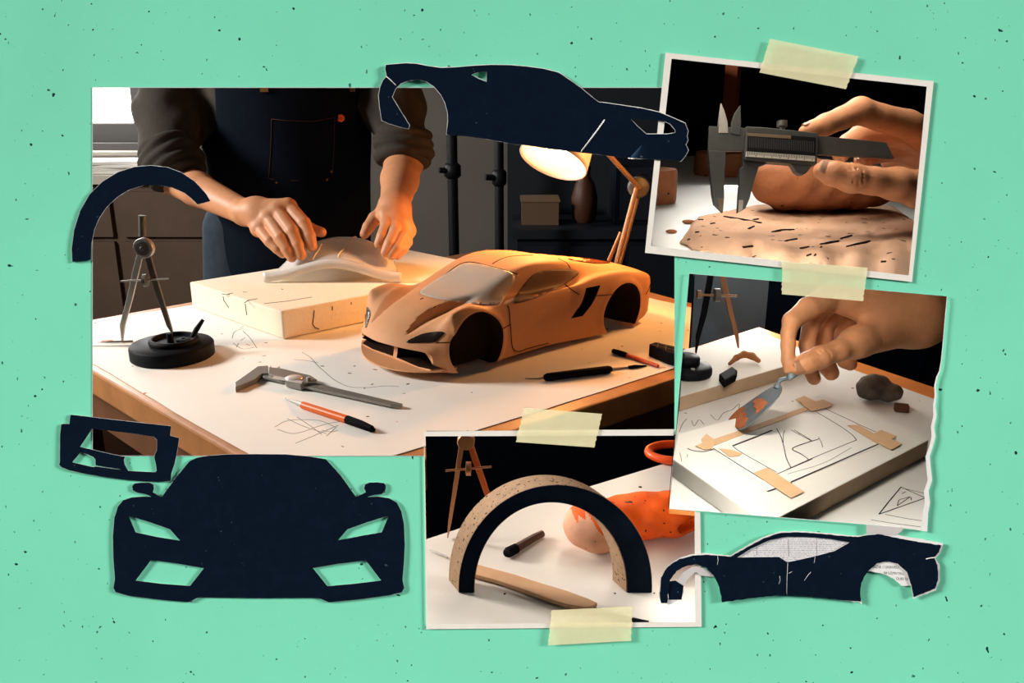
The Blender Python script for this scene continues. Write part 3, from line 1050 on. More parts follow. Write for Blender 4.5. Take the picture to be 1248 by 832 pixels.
# ------------------------------------------------------------------ black round base
M_rub = mat('matt_black_plastic', '#101216', .6, .12, bump=[(200, .1, .0005)])
cb = G(211, 434, ZP)
rb = thing('round_base', 'round black weighted base with a raised ring beside the dividers', 'base', cb)
R0, HR = .0675, .0235
MB().add(*g_lathe([(R0 * .96, 0), (R0, .002), (R0, HR - .003), (R0 * .965, HR), (.02, HR)], cb, n=56)).build('base_disc', M_rub, rb, True)
co = cb + (.004, .002, HR)
MB().add(*g_lathe([(.040, 0), (.041, .004), (.039, .0085), (.036, .0095), (.0335, .0085), (.0325, .003), (.001, .003)], co, n=44)).build('raised_ring', M_rub, rb, True)
MB().add(*g_lathe([(.0055, .003), (.0055, .017), (.005, .019), (.0005, .019)], co + (-.003, -.008, 0), n=16)).build('peg', M_rub, rb, True)
MB().add(*g_tube([co + (.026, .012, .006), co + (.033, .018, .018), co + (.043, .026, .033)], [.0035, .0045, .003], 10)).build('clip_arm', M_rub, rb, True)
MB().add(*g_lathe([(.011, .003), (.011, .008), (.004, .009), (.003, .0065), (.0005, .0065)], co + (.017, -.004, 0), n=20)).build('screw_knob', M_rub, rb, True)
sr = thing('scriber', 'thin steel scriber lying left of the black round base', 'scriber', G(140, 419, ZP))
MB().add(*g_tube([G(119, 417.2, ZP + .002), G(135, 416.4, ZP + .0025), G(162, 415.5, ZP + .003)], [.0004, .0018, .0018], 8)).build('dark_blade', M_steeldk, sr, True)
MB().add(*g_tube([G(112, 421.5, ZP + .002), G(163, 421, ZP + .0025)], [.0008, .0016], 8)).build('bright_rod', M_steel, sr, True)

# ------------------------------------------------------------------ caliper lying on the paper
Z5 = (3.4667, 260, 320)


def flat(parent, name, zp, m, zb, h, Z=Z5, bev=.0006):
    pts = [G(*q, zb) for q in zpts(zp, *Z)]
    vf = g_prism(pts, (0, 0, h))
    o = mesh(name, vf[0], vf[1], m, parent, False)
    if bev:
        b = o.modifiers.new('b', 'BEVEL'); b.width = bev; b.segments = 2
    return o


M_calip = mat('satin_steel', '#85817b', .38, .5, metal=.4, noise=(60, .08))
cal = thing('vernier_caliper', 'steel vernier caliper lying flat on the paper before the clay car', 'caliper', G(380, 480, ZP))
flat(cal, 'beam', [(215, 470), (300, 488), (440, 520), (765, 597), (800, 606), (795, 612), (750, 611), (430, 542), (300, 512), (210, 492)], M_calip, ZP + .0025, .004)
flat(cal, 'fixed_jaw', [(93, 528), (190, 458), (232, 455), (245, 478), (238, 488), (205, 490), (180, 512), (95, 548)], M_calip, ZP + .0002, .0085)
flat(cal, 'inside_jaw', [(228, 458), (245, 441), (240, 460)], M_steel, ZP + .004, .003, bev=0)
flat(cal, 'inside_jaw', [(252, 463), (281, 443), (272, 466)], M_steel, ZP + .004, .003, bev=0)
flat(cal, 'slider', [(236, 464), (290, 470), (400, 497), (412, 500), (440, 518), (436, 530), (405, 530), (370, 540), (310, 526), (300, 510), (235, 492)], M_calip, ZP + .0012, .0095)
flat(cal, 'vernier_scale', [(255, 480), (320, 489), (380, 503), (372, 512), (310, 500), (250, 489)], mat('pale_scale', '#c9c6c0', .4, .4, metal=.3), ZP + .0109, .0008, bev=0)
q = G(260 + 345 / 3.4667, 320 + 512 / 3.4667, ZP)
MB().add(*g_lathe([(.0125, .0002), (.0135, .002), (.0135, .011), (.012, .0125), (.001, .0125)], q + (0, -.004, 0), n=24)).build('thumb_roller', mat('pale_roller', '#d8d3cb', .35, .5, metal=.4), cal, True)
MB().add(*g_lathe([(.004, 0), (.0045, .003), (.003, .006), (.0005, .006)], G(260 + 405 / 3.4667, 320 + 498 / 3.4667, ZP + .0107), n=14)).build('locking_screw', M_steel, cal, True)

# ------------------------------------------------------------------ pencil, craft tool, brush, rubber
M_or = mat('orange_lacquer', '#e0641c', .4, .4)
M_bk = mat('black_grip', '#0f0f13', .75, .06)


def rodthing(name, label, cat, segs, group=None):
    root = thing(name, label, cat, G(*segs[0][1][0][:2], ZP), group)
    for nm, pts, m in segs:
        p3 = [G(x, y, ZP + rr) for x, y, rr, *_ in pts]
        MB().add(*g_tube(p3, [q[2] for q in pts], 12)).build(nm, m, root, True)
    return root


rodthing('mechanical_pencil', 'orange mechanical pencil with black end lying before the caliper', 'pencil',
         [('metal_tip', [(347, 485, .0008), (357, 489, .0022), (369, 493.5, .0042)], M_steel),
          ('barrel', [(369, 493.5, .0052), (395, 502, .0056), (423, 511, .0056)], M_or),
          ('black_end', [(423, 511, .0058), (440, 517, .0056), (453, 522.5, .0046), (457, 524.5, .0018)], M_bk)])
rodthing('craft_tool', 'black handled craft tool with thin metal ends lying right of the car', 'craft tool',
         [('needle', [(640, 461, .0006), (655, 461, .0012), (665, 459.5, .0018)], M_steel),
          ('handle', [(664.5, 459.6, .0048), (667, 459.2, .0062), (700, 455, .0064), (741, 450, .0062), (743.5, 449.7, .005)], M_bk),
          ('ferrule', [(743.5, 449.7, .0022), (766, 447.5, .0016)], M_steel),
          ('tip', [(766, 447.5, .0026), (774, 446.5, .003), (788, 445.5, .0008)], M_bk)])
rodthing('small_brush', 'thin orange handled brush with black head lying behind the craft tool', 'brush',
         [('brush_head', [(747.5, 427.5, .0038), (752, 429, .0046), (764, 432.5, .0042)], M_bk),
          ('handle', [(764, 432.5, .0038), (785, 440, .0036), (802, 446, .003)], mat('red_orange_lacquer', '#cf4a17', .4, .4))])
er = thing('black_rubber_block', 'small black ridged rubber block at the right edge of the workshop print', 'rubber block', G(810, 430, ZP))
tp = [(791, 419), (799, 416.5), (842, 426), (838, 435), (815, 429)]
vf = g_prism([G(x, y, ZP + .022) for x, y in tp], (0, 0, -.0215))
o = mesh('block_body', vf[0], vf[1], M_bk, er, False)
b = o.modifiers.new('b', 'BEVEL'); b.width = .0015; b.segments = 2
k = MB()
for q in ([(795, 420), (830, 428)], [(799, 418), (838, 427)], [(803, 417.5), (801, 423)], [(812, 420), (811, 427)], [(822, 422), (822, 430)]):
    k.add(*g_tube([G(x, y, ZP + .0222) for x, y in q], .0008, 5))
k.build('ridges', mat('grey_ridge', '#4a3c34', .5, .3), er, True)

# ------------------------------------------------------------------ desk lamp
M_lampw = mat('white_enamel', '#e9e2d8', .35, .4)
M_arm = mat('copper_tinted_steel', '#c8a07c', .35, .5, metal=.6)
lb = G(748, 345.5, ZT1)
lamp = thing('desk_lamp', 'jointed desk lamp with a white shade glowing over the clay car', 'lamp', lb)
tL = 1.66
hc = W(674, 197, tL)
hn = (-.36 * RT - .93 * UP) * .975 - .22 * FW
hn /= np.linalg.norm(hn)
rs = 43.5 / 1050 * tL
vf = g_lathe([(rs, 0), (rs * .985, -.012), (rs * .93, -.05), (rs * .80, -.085), (rs * .5, -.11), (rs * .28, -.118), (rs * .28, -.145), (rs * .2, -.15), (.001, -.15)], hc, hn, 48)
sh = mesh('lamp_shade', vf[0], vf[1][:-0] if False else [q for q in vf[1] if len(q) == 4], M_lampw, lamp, True)
sd = sh.modifiers.new('s', 'SOLIDIFY'); sd.thickness = .0018; sd.offset = 1
M_bulb = mat('glowing_bulb', '#fff2dc', .5, emit=('#ffd9a4', 9.0))
MB().add(*g_lathe([(.001, .0), (.016, -.004), (.030, -.02), (.033, -.038), (.026, -.058), (.015, -.072), (.013, -.09), (.001, -.09)][::-1], hc - hn * .012, hn, 28)).build('bulb', M_bulb, lamp, True)
MB().add(*g_lathe([(rs * .80, -.079), (.001, -.083)], hc, hn, 40)).build('reflector', mat('reflector_white', '#fff4e2', .5, emit=('#ffd3a0', 1.5)), lamp, True)
elb = W(778, 228, 1.93)
up_ = hc - hn * .13
hj = W(716, 160, 1.74)
MB().add(*g_tube([up_, hj], .011, 12)).build('swivel', M_arm, lamp, True)
for sgn in (-1, 1):
    o_ = np.array([0, .012 * sgn, .0])
    pv = W(3 * sgn, 0, 1) * 0
    MB().add(*g_tube([hj + o_, elb + o_], .0052, 8)).build('upper_arm', M_arm, lamp, True)
    MB().add(*g_tube([elb + o_ + (sgn * .006, 0, 0), W(752, 325, 1.99) + o_ + (sgn * .006, 0, 0)], .0056, 8)).build('lower_arm', M_arm, lamp, True)
MB().add(*g_tube([W(757, 283, 1.97), W(742, 318, 1.985)], .005, 8)).build('spring', mat('orange_spring', '#b5713f', .4, .4, metal=.4), lamp, True)
MB().add(*g_lathe([(.021, -.011), (.024, -.008), (.024, .008), (.021, .011)], elb, (0, 1, 0), 20)).build('elbow_joint', M_steeldk, lamp, True)
MB().add(*g_tube(catmull([elb + (-.014, 0, .004), elb + (.006, 0, .03), elb + (.03, 0, .012), elb + (.026, 0, -.014)], 6), .0022, 6)).build('cord', M_bk, lamp, True)
MB().add(*g_tube([W(752, 325, 1.99), lb + (0, 0, .022)], .011, 12)).build('stem', M_arm, lamp, True)
MB().add(*g_lathe([(.036, .0022), (.036, .012), (.02, .02), (.001, .02)], lb, n=28)).build('base', M_steeldk, lamp, True)
# ================================================================== clay car model
CS = .1242
CPH = math.radians(223.0)
CO = np.array([-.0222, 1.4783, ZP + .0004])
CX = np.array([math.cos(CPH), math.sin(CPH), 0]); CY = np.array([-math.sin(CPH), math.cos(CPH), 0]); CZ = np.array([0, 0, 1.0])


def c2w(p):
    p = np.asarray(p, float)
    return CO + CS * (p[..., 0:1] * CX + p[..., 1:2] * CY + p[..., 2:3] * CZ)


def w2c(p):
    d = (np.asarray(p, float) - CO) / CS
    return np.stack([d @ CX, d @ CY, d @ CZ], -1)


M_clay = mat('tan_modelling_clay', '#cd9367', .6, .22, noise=(30, .05), bump=[(220, .12, .0006), (30, .06, .001)])
M_claydk = mat('wheel_well_shade', '#20150f', .9, .05)  # dark brown for shade painted inside the wheel wells
M_recess = mat('recess_shade', '#2a1a12', .8, .1)  # shade of the arches, intakes and openings put into this brown
M_wind = mat('smooth_grey_screen', '#b3a597', .42, .35, noise=(14, .05))
M_side = mat('brown_side_glass', '#6c4c36', .5, .3)
M_seam = mat('panel_seam', '#2c1a10', .9, .05)

#      x     zb    y2   z2   y3   z3   y4   z4   y5   z5   y6   z6   y7   z7   y8   z8   z9
ST = [(2.10, .11, .74, .12, .77, .20, .78, .28, .74, .36, .60, .385, .40, .40, .20, .41, .41),
      (2.02, .10, .82, .11, .85, .22, .87, .34, .82, .46, .66, .475, .44, .50, .20, .52, .52),
      (1.88, .10, .88, .10, .905, .24, .92, .42, .86, .64, .68, .60, .46, .60, .21, .63, .635),
      (1.62, .10, .925, .10, .945, .28, .955, .52, .89, .82, .70, .74, .48, .725, .22, .77, .775),
      (1.28, .10, .94, .10, .96, .32, .97, .62, .88, .94, .70, .86, .49, .84, .23, .88, .885),
      (.95, .10, .93, .10, .945, .32, .955, .60, .88, .895, .74, .875, .52, .93, .26, .965, .975),
      (.72, .10, .92, .10, .925, .32, .945, .61, .88, .895, .745, .925, .57, 1.03, .29, 1.075, 1.085),
      (.45, .10, .91, .10, .905, .32, .935, .62, .87, .945, .74, 1.01, .585, 1.18, .30, 1.235, 1.245),
      (.18, .10, .91, .10, .895, .33, .93, .63, .87, .955, .74, 1.04, .575, 1.295, .30, 1.345, 1.355),
      (-.15, .10, .91, .10, .895, .34, .935, .64, .88, .97, .735, 1.07, .55, 1.335, .28, 1.38, 1.388),
      (-.55, .10, .92, .10, .915, .35, .955, .67, .90, 1.01, .73, 1.10, .53, 1.315, .27, 1.355, 1.362),
      (-.92, .11, .935, .11, .945, .36, .98, .71, .925, 1.06, .73, 1.115, .50, 1.255, .25, 1.29, 1.295),
      (-1.33, .14, .95, .14, .97, .42, 1.0, .77, .935, 1.115, .73, 1.125, .48, 1.195, .24, 1.215, 1.218),
      (-1.68, .20, .94, .20, .96, .48, .985, .80, .92, 1.125, .72, 1.135, .48, 1.155, .24, 1.165, 1.168),
      (-1.95, .28, .90, .28, .925, .53, .94, .82, .885, 1.09, .70, 1.115, .48, 1.125, .24, 1.13, 1.13),
      (-2.08, .36, .86, .36, .885, .58, .895, .82, .85, 1.03, .69, 1.06, .47, 1.07, .23, 1.075, 1.075)]
ST = np.array(ST)
ST[:, 0] = np.where(ST[:, 0] < -.15, -.15 + (ST[:, 0] + .15) * 1.2, ST[:, 0])
for j in (8, 10, 12, 14, 16):
    pass
for j in (1, 3, 5, 7, 9, 11, 13, 15, 16):
    up = j >= 9
    if up: ST[:, j] = np.where(ST[:, j] > .9, .9 + (ST[:, j] - .9) * .64, ST[:, j])
    drop = np.maximum(-ST[:, 0] - .3, 0) * (.115 if up else .085)
    ST[:, j] = np.maximum(ST[:, j] - drop, .05 if j in (1, 3) else 0)
for xk, d5, d6 in ((1.28, .05, .0), (.95, .105, .05), (.72, .115, .07), (.45, .09, .06), (.18, .11, .10), (-.15, .12, .12), (-.63, .09, .10), (-1.074, .02, .03)):
    i_ = int(np.argmin(np.abs(ST[:, 0] - xk)))
    ST[i_, 9] -= d5; ST[i_, 11] -= d6
cab = (ST[:, 0] < .6) & (ST[:, 0] > -1.0)
ST[cab, 10] = .715; ST[cab, 11] -= .045
ST[cab, 12] = np.maximum(ST[cab, 12], .60); ST[cab, 13] -= .012
ST[cab, 14] = .33


def crow(a, t):
    """catmull interpolation of rows"""
    n = len(a) - 1
    i = min(int(t), n - 1); u = t - i
    p0 = a[max(i - 1, 0)]; p1 = a[i]; p2 = a[i + 1]; p3 = a[min(i + 2, n)]
    return .5 * (2 * p1 + (p2 - p0) * u + (2 * p0 - 5 * p1 + 4 * p2 - p3) * u * u + (3 * p1 - p0 - 3 * p2 + p3) * u ** 3)


ARCH = [(1.23, .385, .43), (-1.566, .335, .42)]


def car_detail(x, y, z):
    ay = abs(y)
    # hood channels
    if .75 < x < 2.05 and ay < .9:
        t = (x - .92) / 1.0
        if -.05 < t < 1.02 and z > .35:
            c = .585 - .20 * max(t, 0) ** 1.3
            wd = .15 * math.sin(PI * min(max(t, 0.0), 1)) ** .8 + .004
            q = (ay - c) / wd
            if abs(q) < 1:
                z -= .125 * sstep(-1, -.80, q) * ((1 - q) / 1.8) ** 1.15 * math.sin(PI * min(max(t, 0), 1)) ** .6
    # wheel arch lips
    for (ax, az, ar) in ARCH:
        r_ = math.hypot(x - ax, z - az)
        if ay > .8 and r_ < .7:
            y += math.copysign(.022 * math.exp(-((r_ - ar - .02) / .05) ** 2), y)
    # door hollow sweeping into the intake
    if ay > .8 and -.75 < x < .7:
        u = (.7 - x) / 1.4
        zc = .34 + .34 * u
        wz = .16
        d = (z - zc) / wz
        y -= math.copysign(.05 * math.exp(-d * d) * sstep(0, .5, u) * (1 - sstep(.88, 1.0, u)), y)
    return x, y, z


NX, NR = 210, 84
rings = []
us = np.linspace(0, 7, NR - 2)
for i in range(NX + 1):
    row = crow(ST, (len(ST) - 1) * i / NX)
    x, zb = row[0], row[1]
    ky = np.array([row[2], row[4], row[6], row[8], row[10], row[12], row[14], 0.0])
    kz = np.array([row[3], row[5], row[7], row[9], row[11], row[13], row[15], row[16]])
    kk = np.stack([ky, kz], 1)
    half = [(0, zb), (row[2] * .55, zb)]
    for u in us:
        # mirrored end keeps the crown flat
        n = len(kk) - 1
        ii = min(int(u), n - 1); w_ = u - ii
        p0 = kk[max(ii - 1, 0)] if ii > 0 else 2 * kk[0] - kk[1]
        p1 = kk[ii]; p2 = kk[ii + 1]
        p3 = kk[ii + 2] if ii + 2 <= n else np.array([-kk[n - 1][0], kk[n - 1][1]])
        q = .5 * (2 * p1 + (p2 - p0) * w_ + (2 * p0 - 5 * p1 + 4 * p2 - p3) * w_ * w_ + (3 * p1 - p0 - 3 * p2 + p3) * w_ ** 3)
        half.append((q[0], q[1]))
    cur = .42 * sstep(1.5, 2.12, x) - .20 * sstep(1.6, 2.1, -x)
    ring = []
    for (y, z) in half:
        ring.append(car_detail(x - cur * (y / .95) ** 2, y, z))
    rings.append(ring)
v, f = [], []
M_ = 2 * NR - 2
for ring in rings:
    full = ring + [(p[0], -p[1], p[2]) for p in ring[-2:0:-1]]
    v += full
for i in range(NX):
    for k in range(M_):
        a = i * M_ + k; b_ = i * M_ + (k + 1) % M_
        f.append([a, a + M_, b_ + M_, b_])
# rounded end caps: an inset ring then a fan of quads across the section
for (base, sgn) in ((0, 1), (NX * M_, -1)):
    for k in range(NR - 1):
        a, b_ = base + k, base + k + 1
        c, d = base + (M_ - k - 1) % M_, base + (M_ - k) % M_
        if k == 0: d = base
        q = [a, b_, c, d]
        q = list(dict.fromkeys(q))
        if len(q) < 3: continue
        f.append(q if sgn > 0 else q[::-1])
v = np.array(v)
bm = bmesh.new()
bv_ = [bm.verts.new(p) for p in v]
for q in f:
    try: bm.faces.new([bv_[i] for i in q])
    except ValueError: pass
bmesh.ops.recalc_face_normals(bm, faces=bm.faces)
me_ = bpy.data.meshes.new('c'); bm.to_mesh(me_); bm.free()
carV = np.array([p.co[:] for p in me_.vertices]); carF = [list(p.vertices) for p in me_.polygons]
carBVH = BVHTree.FromPolygons([tuple(p) for p in carV], carF)


def boolean_mesh(V, F, m0, cutters, mcut):
    me = bpy.data.meshes.new('b'); me.from_pydata([tuple(p) for p in V], [], F); me.materials.append(m0)
    o = link(bpy.data.objects.new('b', me))
    tmp = []
    for (cv, cf) in cutters:
        cm = bpy.data.meshes.new('k'); cm.from_pydata([tuple(map(float, p)) for p in cv], [], cf); cm.materials.append(mcut)
        bmx = bmesh.new(); bmx.from_mesh(cm); bmesh.ops.recalc_face_normals(bmx, faces=bmx.faces); bmx.to_mesh(cm); bmx.free()
        co = link(bpy.data.objects.new('k', cm)); tmp.append(co)
        md = o.modifiers.new('x', 'BOOLEAN'); md.operation = 'DIFFERENCE'; md.object = co; md.solver = 'EXACT'; md.material_mode = 'TRANSFER'
    dg = bpy.context.evaluated_depsgraph_get()
    me2 = bpy.data.meshes.new_from_object(o.evaluated_get(dg))
    V2 = np.array([p.co[:] for p in me2.vertices]); F2 = [list(p.vertices) for p in me2.polygons]
    mats = [mm for mm in me2.materials]
    idx = [1 if mats[p.material_index] == mcut else 0 for p in me2.polygons]
    for q in tmp + [o]: bpy.data.objects.remove(q)
    return V2, F2, idx


def cyl_y(cx, cz, r, y0, y1, n=56):
    return g_tube([(cx, y0, cz), (cx, y1, cz)], r, n)


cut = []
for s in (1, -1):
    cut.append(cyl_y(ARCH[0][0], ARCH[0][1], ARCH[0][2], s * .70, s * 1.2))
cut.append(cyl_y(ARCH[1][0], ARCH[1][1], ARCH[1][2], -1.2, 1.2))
# front openings, near-side and mirrored
op = [(.04, .325), (.40, .345), (.64, .345), (.84, .165), (.50, .135), (.04, .145)]
for s in (1, -1):
    poly = [(1.45, s * y, z) for y, z in op]
    cut.append(g_prism(poly, (1.2, 0, 0)))
# side intakes
it = [(-.78, .80), (-1.06, .80), (-.88, .54), (-.74, .40), (-.52, .40), (-.66, .56)]
for s in (1, -1):
    poly = [(x, s * .82, z) for x, z in it]
    cut.append(g_prism(poly, (0, s * .4, 0)))
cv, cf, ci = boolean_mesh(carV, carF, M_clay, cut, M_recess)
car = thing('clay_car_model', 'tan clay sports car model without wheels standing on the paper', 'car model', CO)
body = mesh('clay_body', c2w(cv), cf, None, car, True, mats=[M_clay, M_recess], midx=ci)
es = body.modifiers.new('e', 'EDGE_SPLIT'); es.split_angle = math.radians(38)
# lip under the nose
lip = []
for y in np.linspace(-.88, .88, 29):
    lip.append((2.105 - .42 * (y / .95) ** 2, y))
vv, ff = [], []
for (x, y) in lip:
    for (dx, z) in ((.02, .09), (.015, .108), (-.25, .118), (-.25, .085)):
        vv.append((x + dx, y * (1 if dx > 0 else .97), z + .05 * (abs(y) / .88) ** 3 * (1 if dx > 0 else .4)))
for i in range(len(lip) - 1):
    for k in range(4):
        a, b_ = 4 * i + k, 4 * i + (k + 1) % 4
        ff.append([a, b_, b_ + 4, a + 4])
n_ = 4 * (len(lip) - 1)
ff += [[0, 3, 2, 1], [n_, n_ + 1, n_ + 2, n_ + 3]]
mesh('front_lip', c2w(np.array(vv)), ff, M_clay, car, False)
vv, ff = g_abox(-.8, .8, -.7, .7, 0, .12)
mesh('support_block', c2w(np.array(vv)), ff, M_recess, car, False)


def hit(x, y):
    """camera-side point of the car body seen at (x, y), in car coordinates"""
    o = w2c(CAM); d = w2c(CAM + ray(x, y)) - o
    d = d / np.linalg.norm(d)
    p, nn, i, t = carBVH.ray_cast(Vector(o), Vector(d))
    return (np.array(p), np.array(nn)) if p is not None else None


def patch(name, poly, m, off=.006, both=True, step=4.0):
    poly = smooth_loop(poly, 2)
    pts = [Vector(p) for p in poly]
    n = len(pts)
    ed = [(i, (i + 1) % n) for i in range(n)]
    xs = [p[0] for p in poly]; ys = [p[1] for p in poly]
    y = min(ys)
    while y < max(ys):
        x = min(xs)
        while x < max(xs):
            if inpoly(x, y, poly): pts.append(Vector((x, y)))
            x += step
        y += step * .7
    v2, e2, f2 = delaunay_2d_cdt(pts, ed, [], 0, 1e-6)[:3]
    P, ok = [], []
    for p in v2:
        h = hit(p.x, p.y)
        if h is None: P.append(None)
        else:
            nn = h[1]
            P.append(h[0] + off * nn)
    F_ = []
    for q in f2:
        cx = sum(v2[i].x for i in q) / 3; cy = sum(v2[i].y for i in q) / 3
        if inpoly(cx, cy, poly) and all(P[i] is not None for i in q):
            a, b_, c = [P[i] for i in q]
            if max(np.linalg.norm(a - b_), np.linalg.norm(c - b_), np.linalg.norm(a - c)) < .4:
                F_.append(list(q))
    used = sorted({i for q in F_ for i in q})
    mp = {i: k for k, i in enumerate(used)}
    V_ = np.array([P[i] for i in used]); F_ = [[mp[i] for i in q] for q in F_]
    out = []
    for s in ((1, -1) if both else (1,)):
        Vw = c2w(V_ * (1, s, 1))
        o = mesh(name, Vw, [q if s > 0 else q[::-1] for q in F_], m, car, True)
        a, b_, c = Vw[F_[0][0]], Vw[F_[0][1]], Vw[F_[0][2]]
        sd = o.modifiers.new('s', 'SOLIDIFY'); sd.thickness = .0005; sd.offset = 0
        out.append(o)
    return out


def seam(name, pts, both=True, w=.006, m=None):
    c = catmull(pts, 6)
    P = []
    for (x, y) in c:
        h = hit(x, y)
        if h is not None and (not P or np.linalg.norm(h[0] - P[-1]) < .5): P.append(h[0] + .001 * h[1])
    if len(P) < 2: return
    for s in ((1, -1) if both else (1,)):
        vf = g_tube(c2w(np.array(P) * (1, s, 1)), w * CS, 6)
        mesh(name, vf[0], vf[1], m or M_seam, car, True)


patch('windscreen', [(511.7, 354.7), (524, 346), (545, 333), (567, 320), (584, 321.5), (600, 325.5), (631.7, 334.3), (620, 353), (609.2, 372), (590, 371.8), (553, 368.4), (528.5, 363.3), (512, 358)], M_wind, both=False)
patch('side_window', [(621.5, 370.5), (632.7, 355), (644, 338.8), (655, 330.6), (679.7, 327.6), (696, 327.6), (706.6, 331), (703, 336.8), (689, 346.6), (665.4, 358.2), (641, 367.4)], M_side)
M_headl = mat('dark_headlamp', '#1d120d', .25, .5)
patch('headlight', [(491.7, 418), (505, 411), (518, 405.5), (544.8, 403), (536, 413), (530, 417.5), (510, 418)], M_headl, step=2.5)
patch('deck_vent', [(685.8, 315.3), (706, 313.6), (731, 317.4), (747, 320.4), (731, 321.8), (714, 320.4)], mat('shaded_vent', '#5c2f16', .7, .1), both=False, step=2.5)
seam('panel_seam', [(679.7, 327.8), (684, 336), (689.3, 346.6), (697, 353), (706, 359)])
seam('panel_seam', [(618.5, 372), (620.5, 378), (622, 395), (624, 420), (627, 427)])
seam('panel_seam', [(627, 427), (633, 428), (645, 424), (668, 418)])
seam('panel_seam', [(610, 402), (615, 399), (621.5, 395.5)])
seam('panel_seam', [(726, 360), (736, 359.5), (749, 358.5)])
seam('panel_seam', [(787, 358.5), (791, 351), (793, 343)])
seam('panel_seam', [(600, 321.5), (608, 317), (618, 313.3), (632, 311.6), (649, 311)], False)
seam('panel_seam', [(680.7, 315.3), (690, 320), (695, 326.6)], False)
seam('panel_seam', [(432.5, 399), (443.7, 408.3), (461, 413.4), (491.7, 416.4)], False)
seam('panel_seam', [(531.5, 417.5), (545, 417.3), (559, 417)])
seam('window_trim', [(609, 372.3), (620, 353), (631.7, 334.3)], True, .008, mat('pale_trim', '#dcb48e', .4, .4))
seam('window_trim', [(512, 355), (540, 336), (567, 319.6), (600, 325), (631.7, 334)], False, .006)
seam('clay_nick', [(531, 373), (528, 375)], False, .006); seam('clay_nick', [(512, 365), (516, 363)], False, .006)
# ================================================================== the man behind the table
M_skin = mat('warm_skin', '#c58a63', .5, .35, noise=(60, .06), bump=[(380, .12, .0006)], sss=.12)
M_shirt = mat('charcoal_shirt', '#38342f', .9, .1, noise=(40, .1), bump=[(14, .35, .01), (300, .2, .001)])
M_apron = mat('navy_canvas', '#0a101a', .9, .05, noise=(60, .12), bump=[(10, .2, .01), (500, .2, .0008)])
M_jean = mat('blue_denim', '#2b343e', .9, .1, noise=(50, .15), bump=[(20, .3, .006)])
M_hair = mat('dark_brown_hair', '#2a1b12', .6, .3)
TX, TY = -.545, 2.135
man = thing('person', 'man in a charcoal shirt with rolled sleeves and a navy apron, holding the clear canopy', 'person', (TX, TY, 0))

R_sh, R_el, R_wr = W(224, 78, 2.10), W(207, 214, 1.965), W(299, 259, 1.805)
L_sh, L_el, L_wr = W(468, 84, 2.10), W(492, 196, 2.0), W(481, 250, 1.82)


def hand_sdf(S, wr, wr_r, mcp, fingers, thumb, pr, kf=.0018):
    """mcp: four knuckle points (index..little) with palm radius; fingers: lists of (point, radius)"""
    for m in mcp:
        S.cone(wr, m, wr_r * .9, pr, .014)
    for a, b in zip(mcp[:-1], mcp[1:]):
        S.cone(a, b, pr, pr, .006)
    for fg in fingers:
        for i in range(len(fg) - 1):
            S.cone(fg[i][0], fg[i + 1][0], fg[i][1], fg[i + 1][1], kf if i else .003)
    for i in range(len(thumb) - 1):
        S.cone(thumb[i][0], thumb[i + 1][0], thumb[i][1], thumb[i + 1][1], .008 if i == 0 else .002)


def pxr(n, t):
    return n / FPX * t


# his right arm (on the left of the picture)
S = SDF()
S.cone(R_el + (0, 0, .03), R_el, .040, .040, .01)
mid = R_el * .62 + R_wr * .38
S.cone(R_el, mid, .040, .0375, .012).cone(mid, R_wr, .0375, .0265, .012)
t0 = 1.80


def fpt(x, y, t, r): return (W(x, y, t - .014), pxr(r, t))


mc = [W(351, 252, 1.776), W(338, 257, 1.771), W(327, 266, 1.771), W(316, 278, 1.776)]
fg = [[fpt(352, 252, 1.788, 9), fpt(370, 272, 1.765, 8.6), fpt(377, 288, 1.755, 7.8), fpt(380, 300, 1.752, 6.6)],
      [fpt(339, 258, 1.78, 9), fpt(356, 282, 1.752, 8.6), fpt(363, 298, 1.747, 7.8), fpt(367, 311, 1.747, 6.6)],
      [fpt(328, 267, 1.78, 9), fpt(342, 289, 1.748, 8.2), fpt(350, 303, 1.745, 7.4), fpt(355.5, 313.5, 1.748, 6.2)],
      [fpt(317, 279, 1.785, 8), fpt(329, 294, 1.755, 7.2), fpt(338, 303, 1.75, 6.4), fpt(344.5, 309, 1.752, 5.6)]]
th = [fpt(336, 266, 1.82, 11), fpt(360, 273, 1.815, 9), fpt(378, 279, 1.80, 7.6), fpt(392, 283, 1.79, 6.0)]
hand_sdf(S, R_wr + .35 * (mc[1] - R_wr), .028, mc, fg, th, pxr(10.5, 1.79))
S.cone(R_wr, R_wr + .4 * (mc[1] - R_wr), .0265, .028, .012)
VA, FA = S.mesh(.0021)
# his left arm (on the right of the picture)
S = SDF()
mid = L_el * .55 + L_wr * .45
S.cone(L_el + (0, .02, .05), L_el, .047, .045, .01)
S.cone(L_el, mid, .045, .041, .012).cone(mid, L_wr, .041, .031, .012)
mc = [W(471, 262, 1.786), W(481, 267, 1.781), W(489, 273, 1.781), W(496, 281, 1.786)]
fg = [[fpt(471, 262, 1.80, 8.6), fpt(471, 276, 1.775, 8), fpt(466, 288, 1.765, 7.2), fpt(462, 297, 1.764, 6.2)],
      [fpt(481, 268, 1.795, 8.6), fpt(482, 282, 1.768, 8), fpt(475.5, 296, 1.757, 7.2), fpt(470, 307, 1.757, 6.2)],
      [fpt(489, 274, 1.795, 8.4), fpt(490.5, 288, 1.768, 7.6), fpt(484, 301, 1.757, 6.8), fpt(477, 310.5, 1.757, 6.0)],
      [fpt(496, 282, 1.80, 7.6), fpt(496, 295, 1.775, 6.8), fpt(491, 304, 1.767, 6.0), fpt(484, 311, 1.765, 5.4)]]
th = [fpt(470, 258, 1.825, 10), fpt(457, 266, 1.815, 8.4), fpt(449, 277, 1.80, 7.4), fpt(444.5, 285, 1.792, 6)]
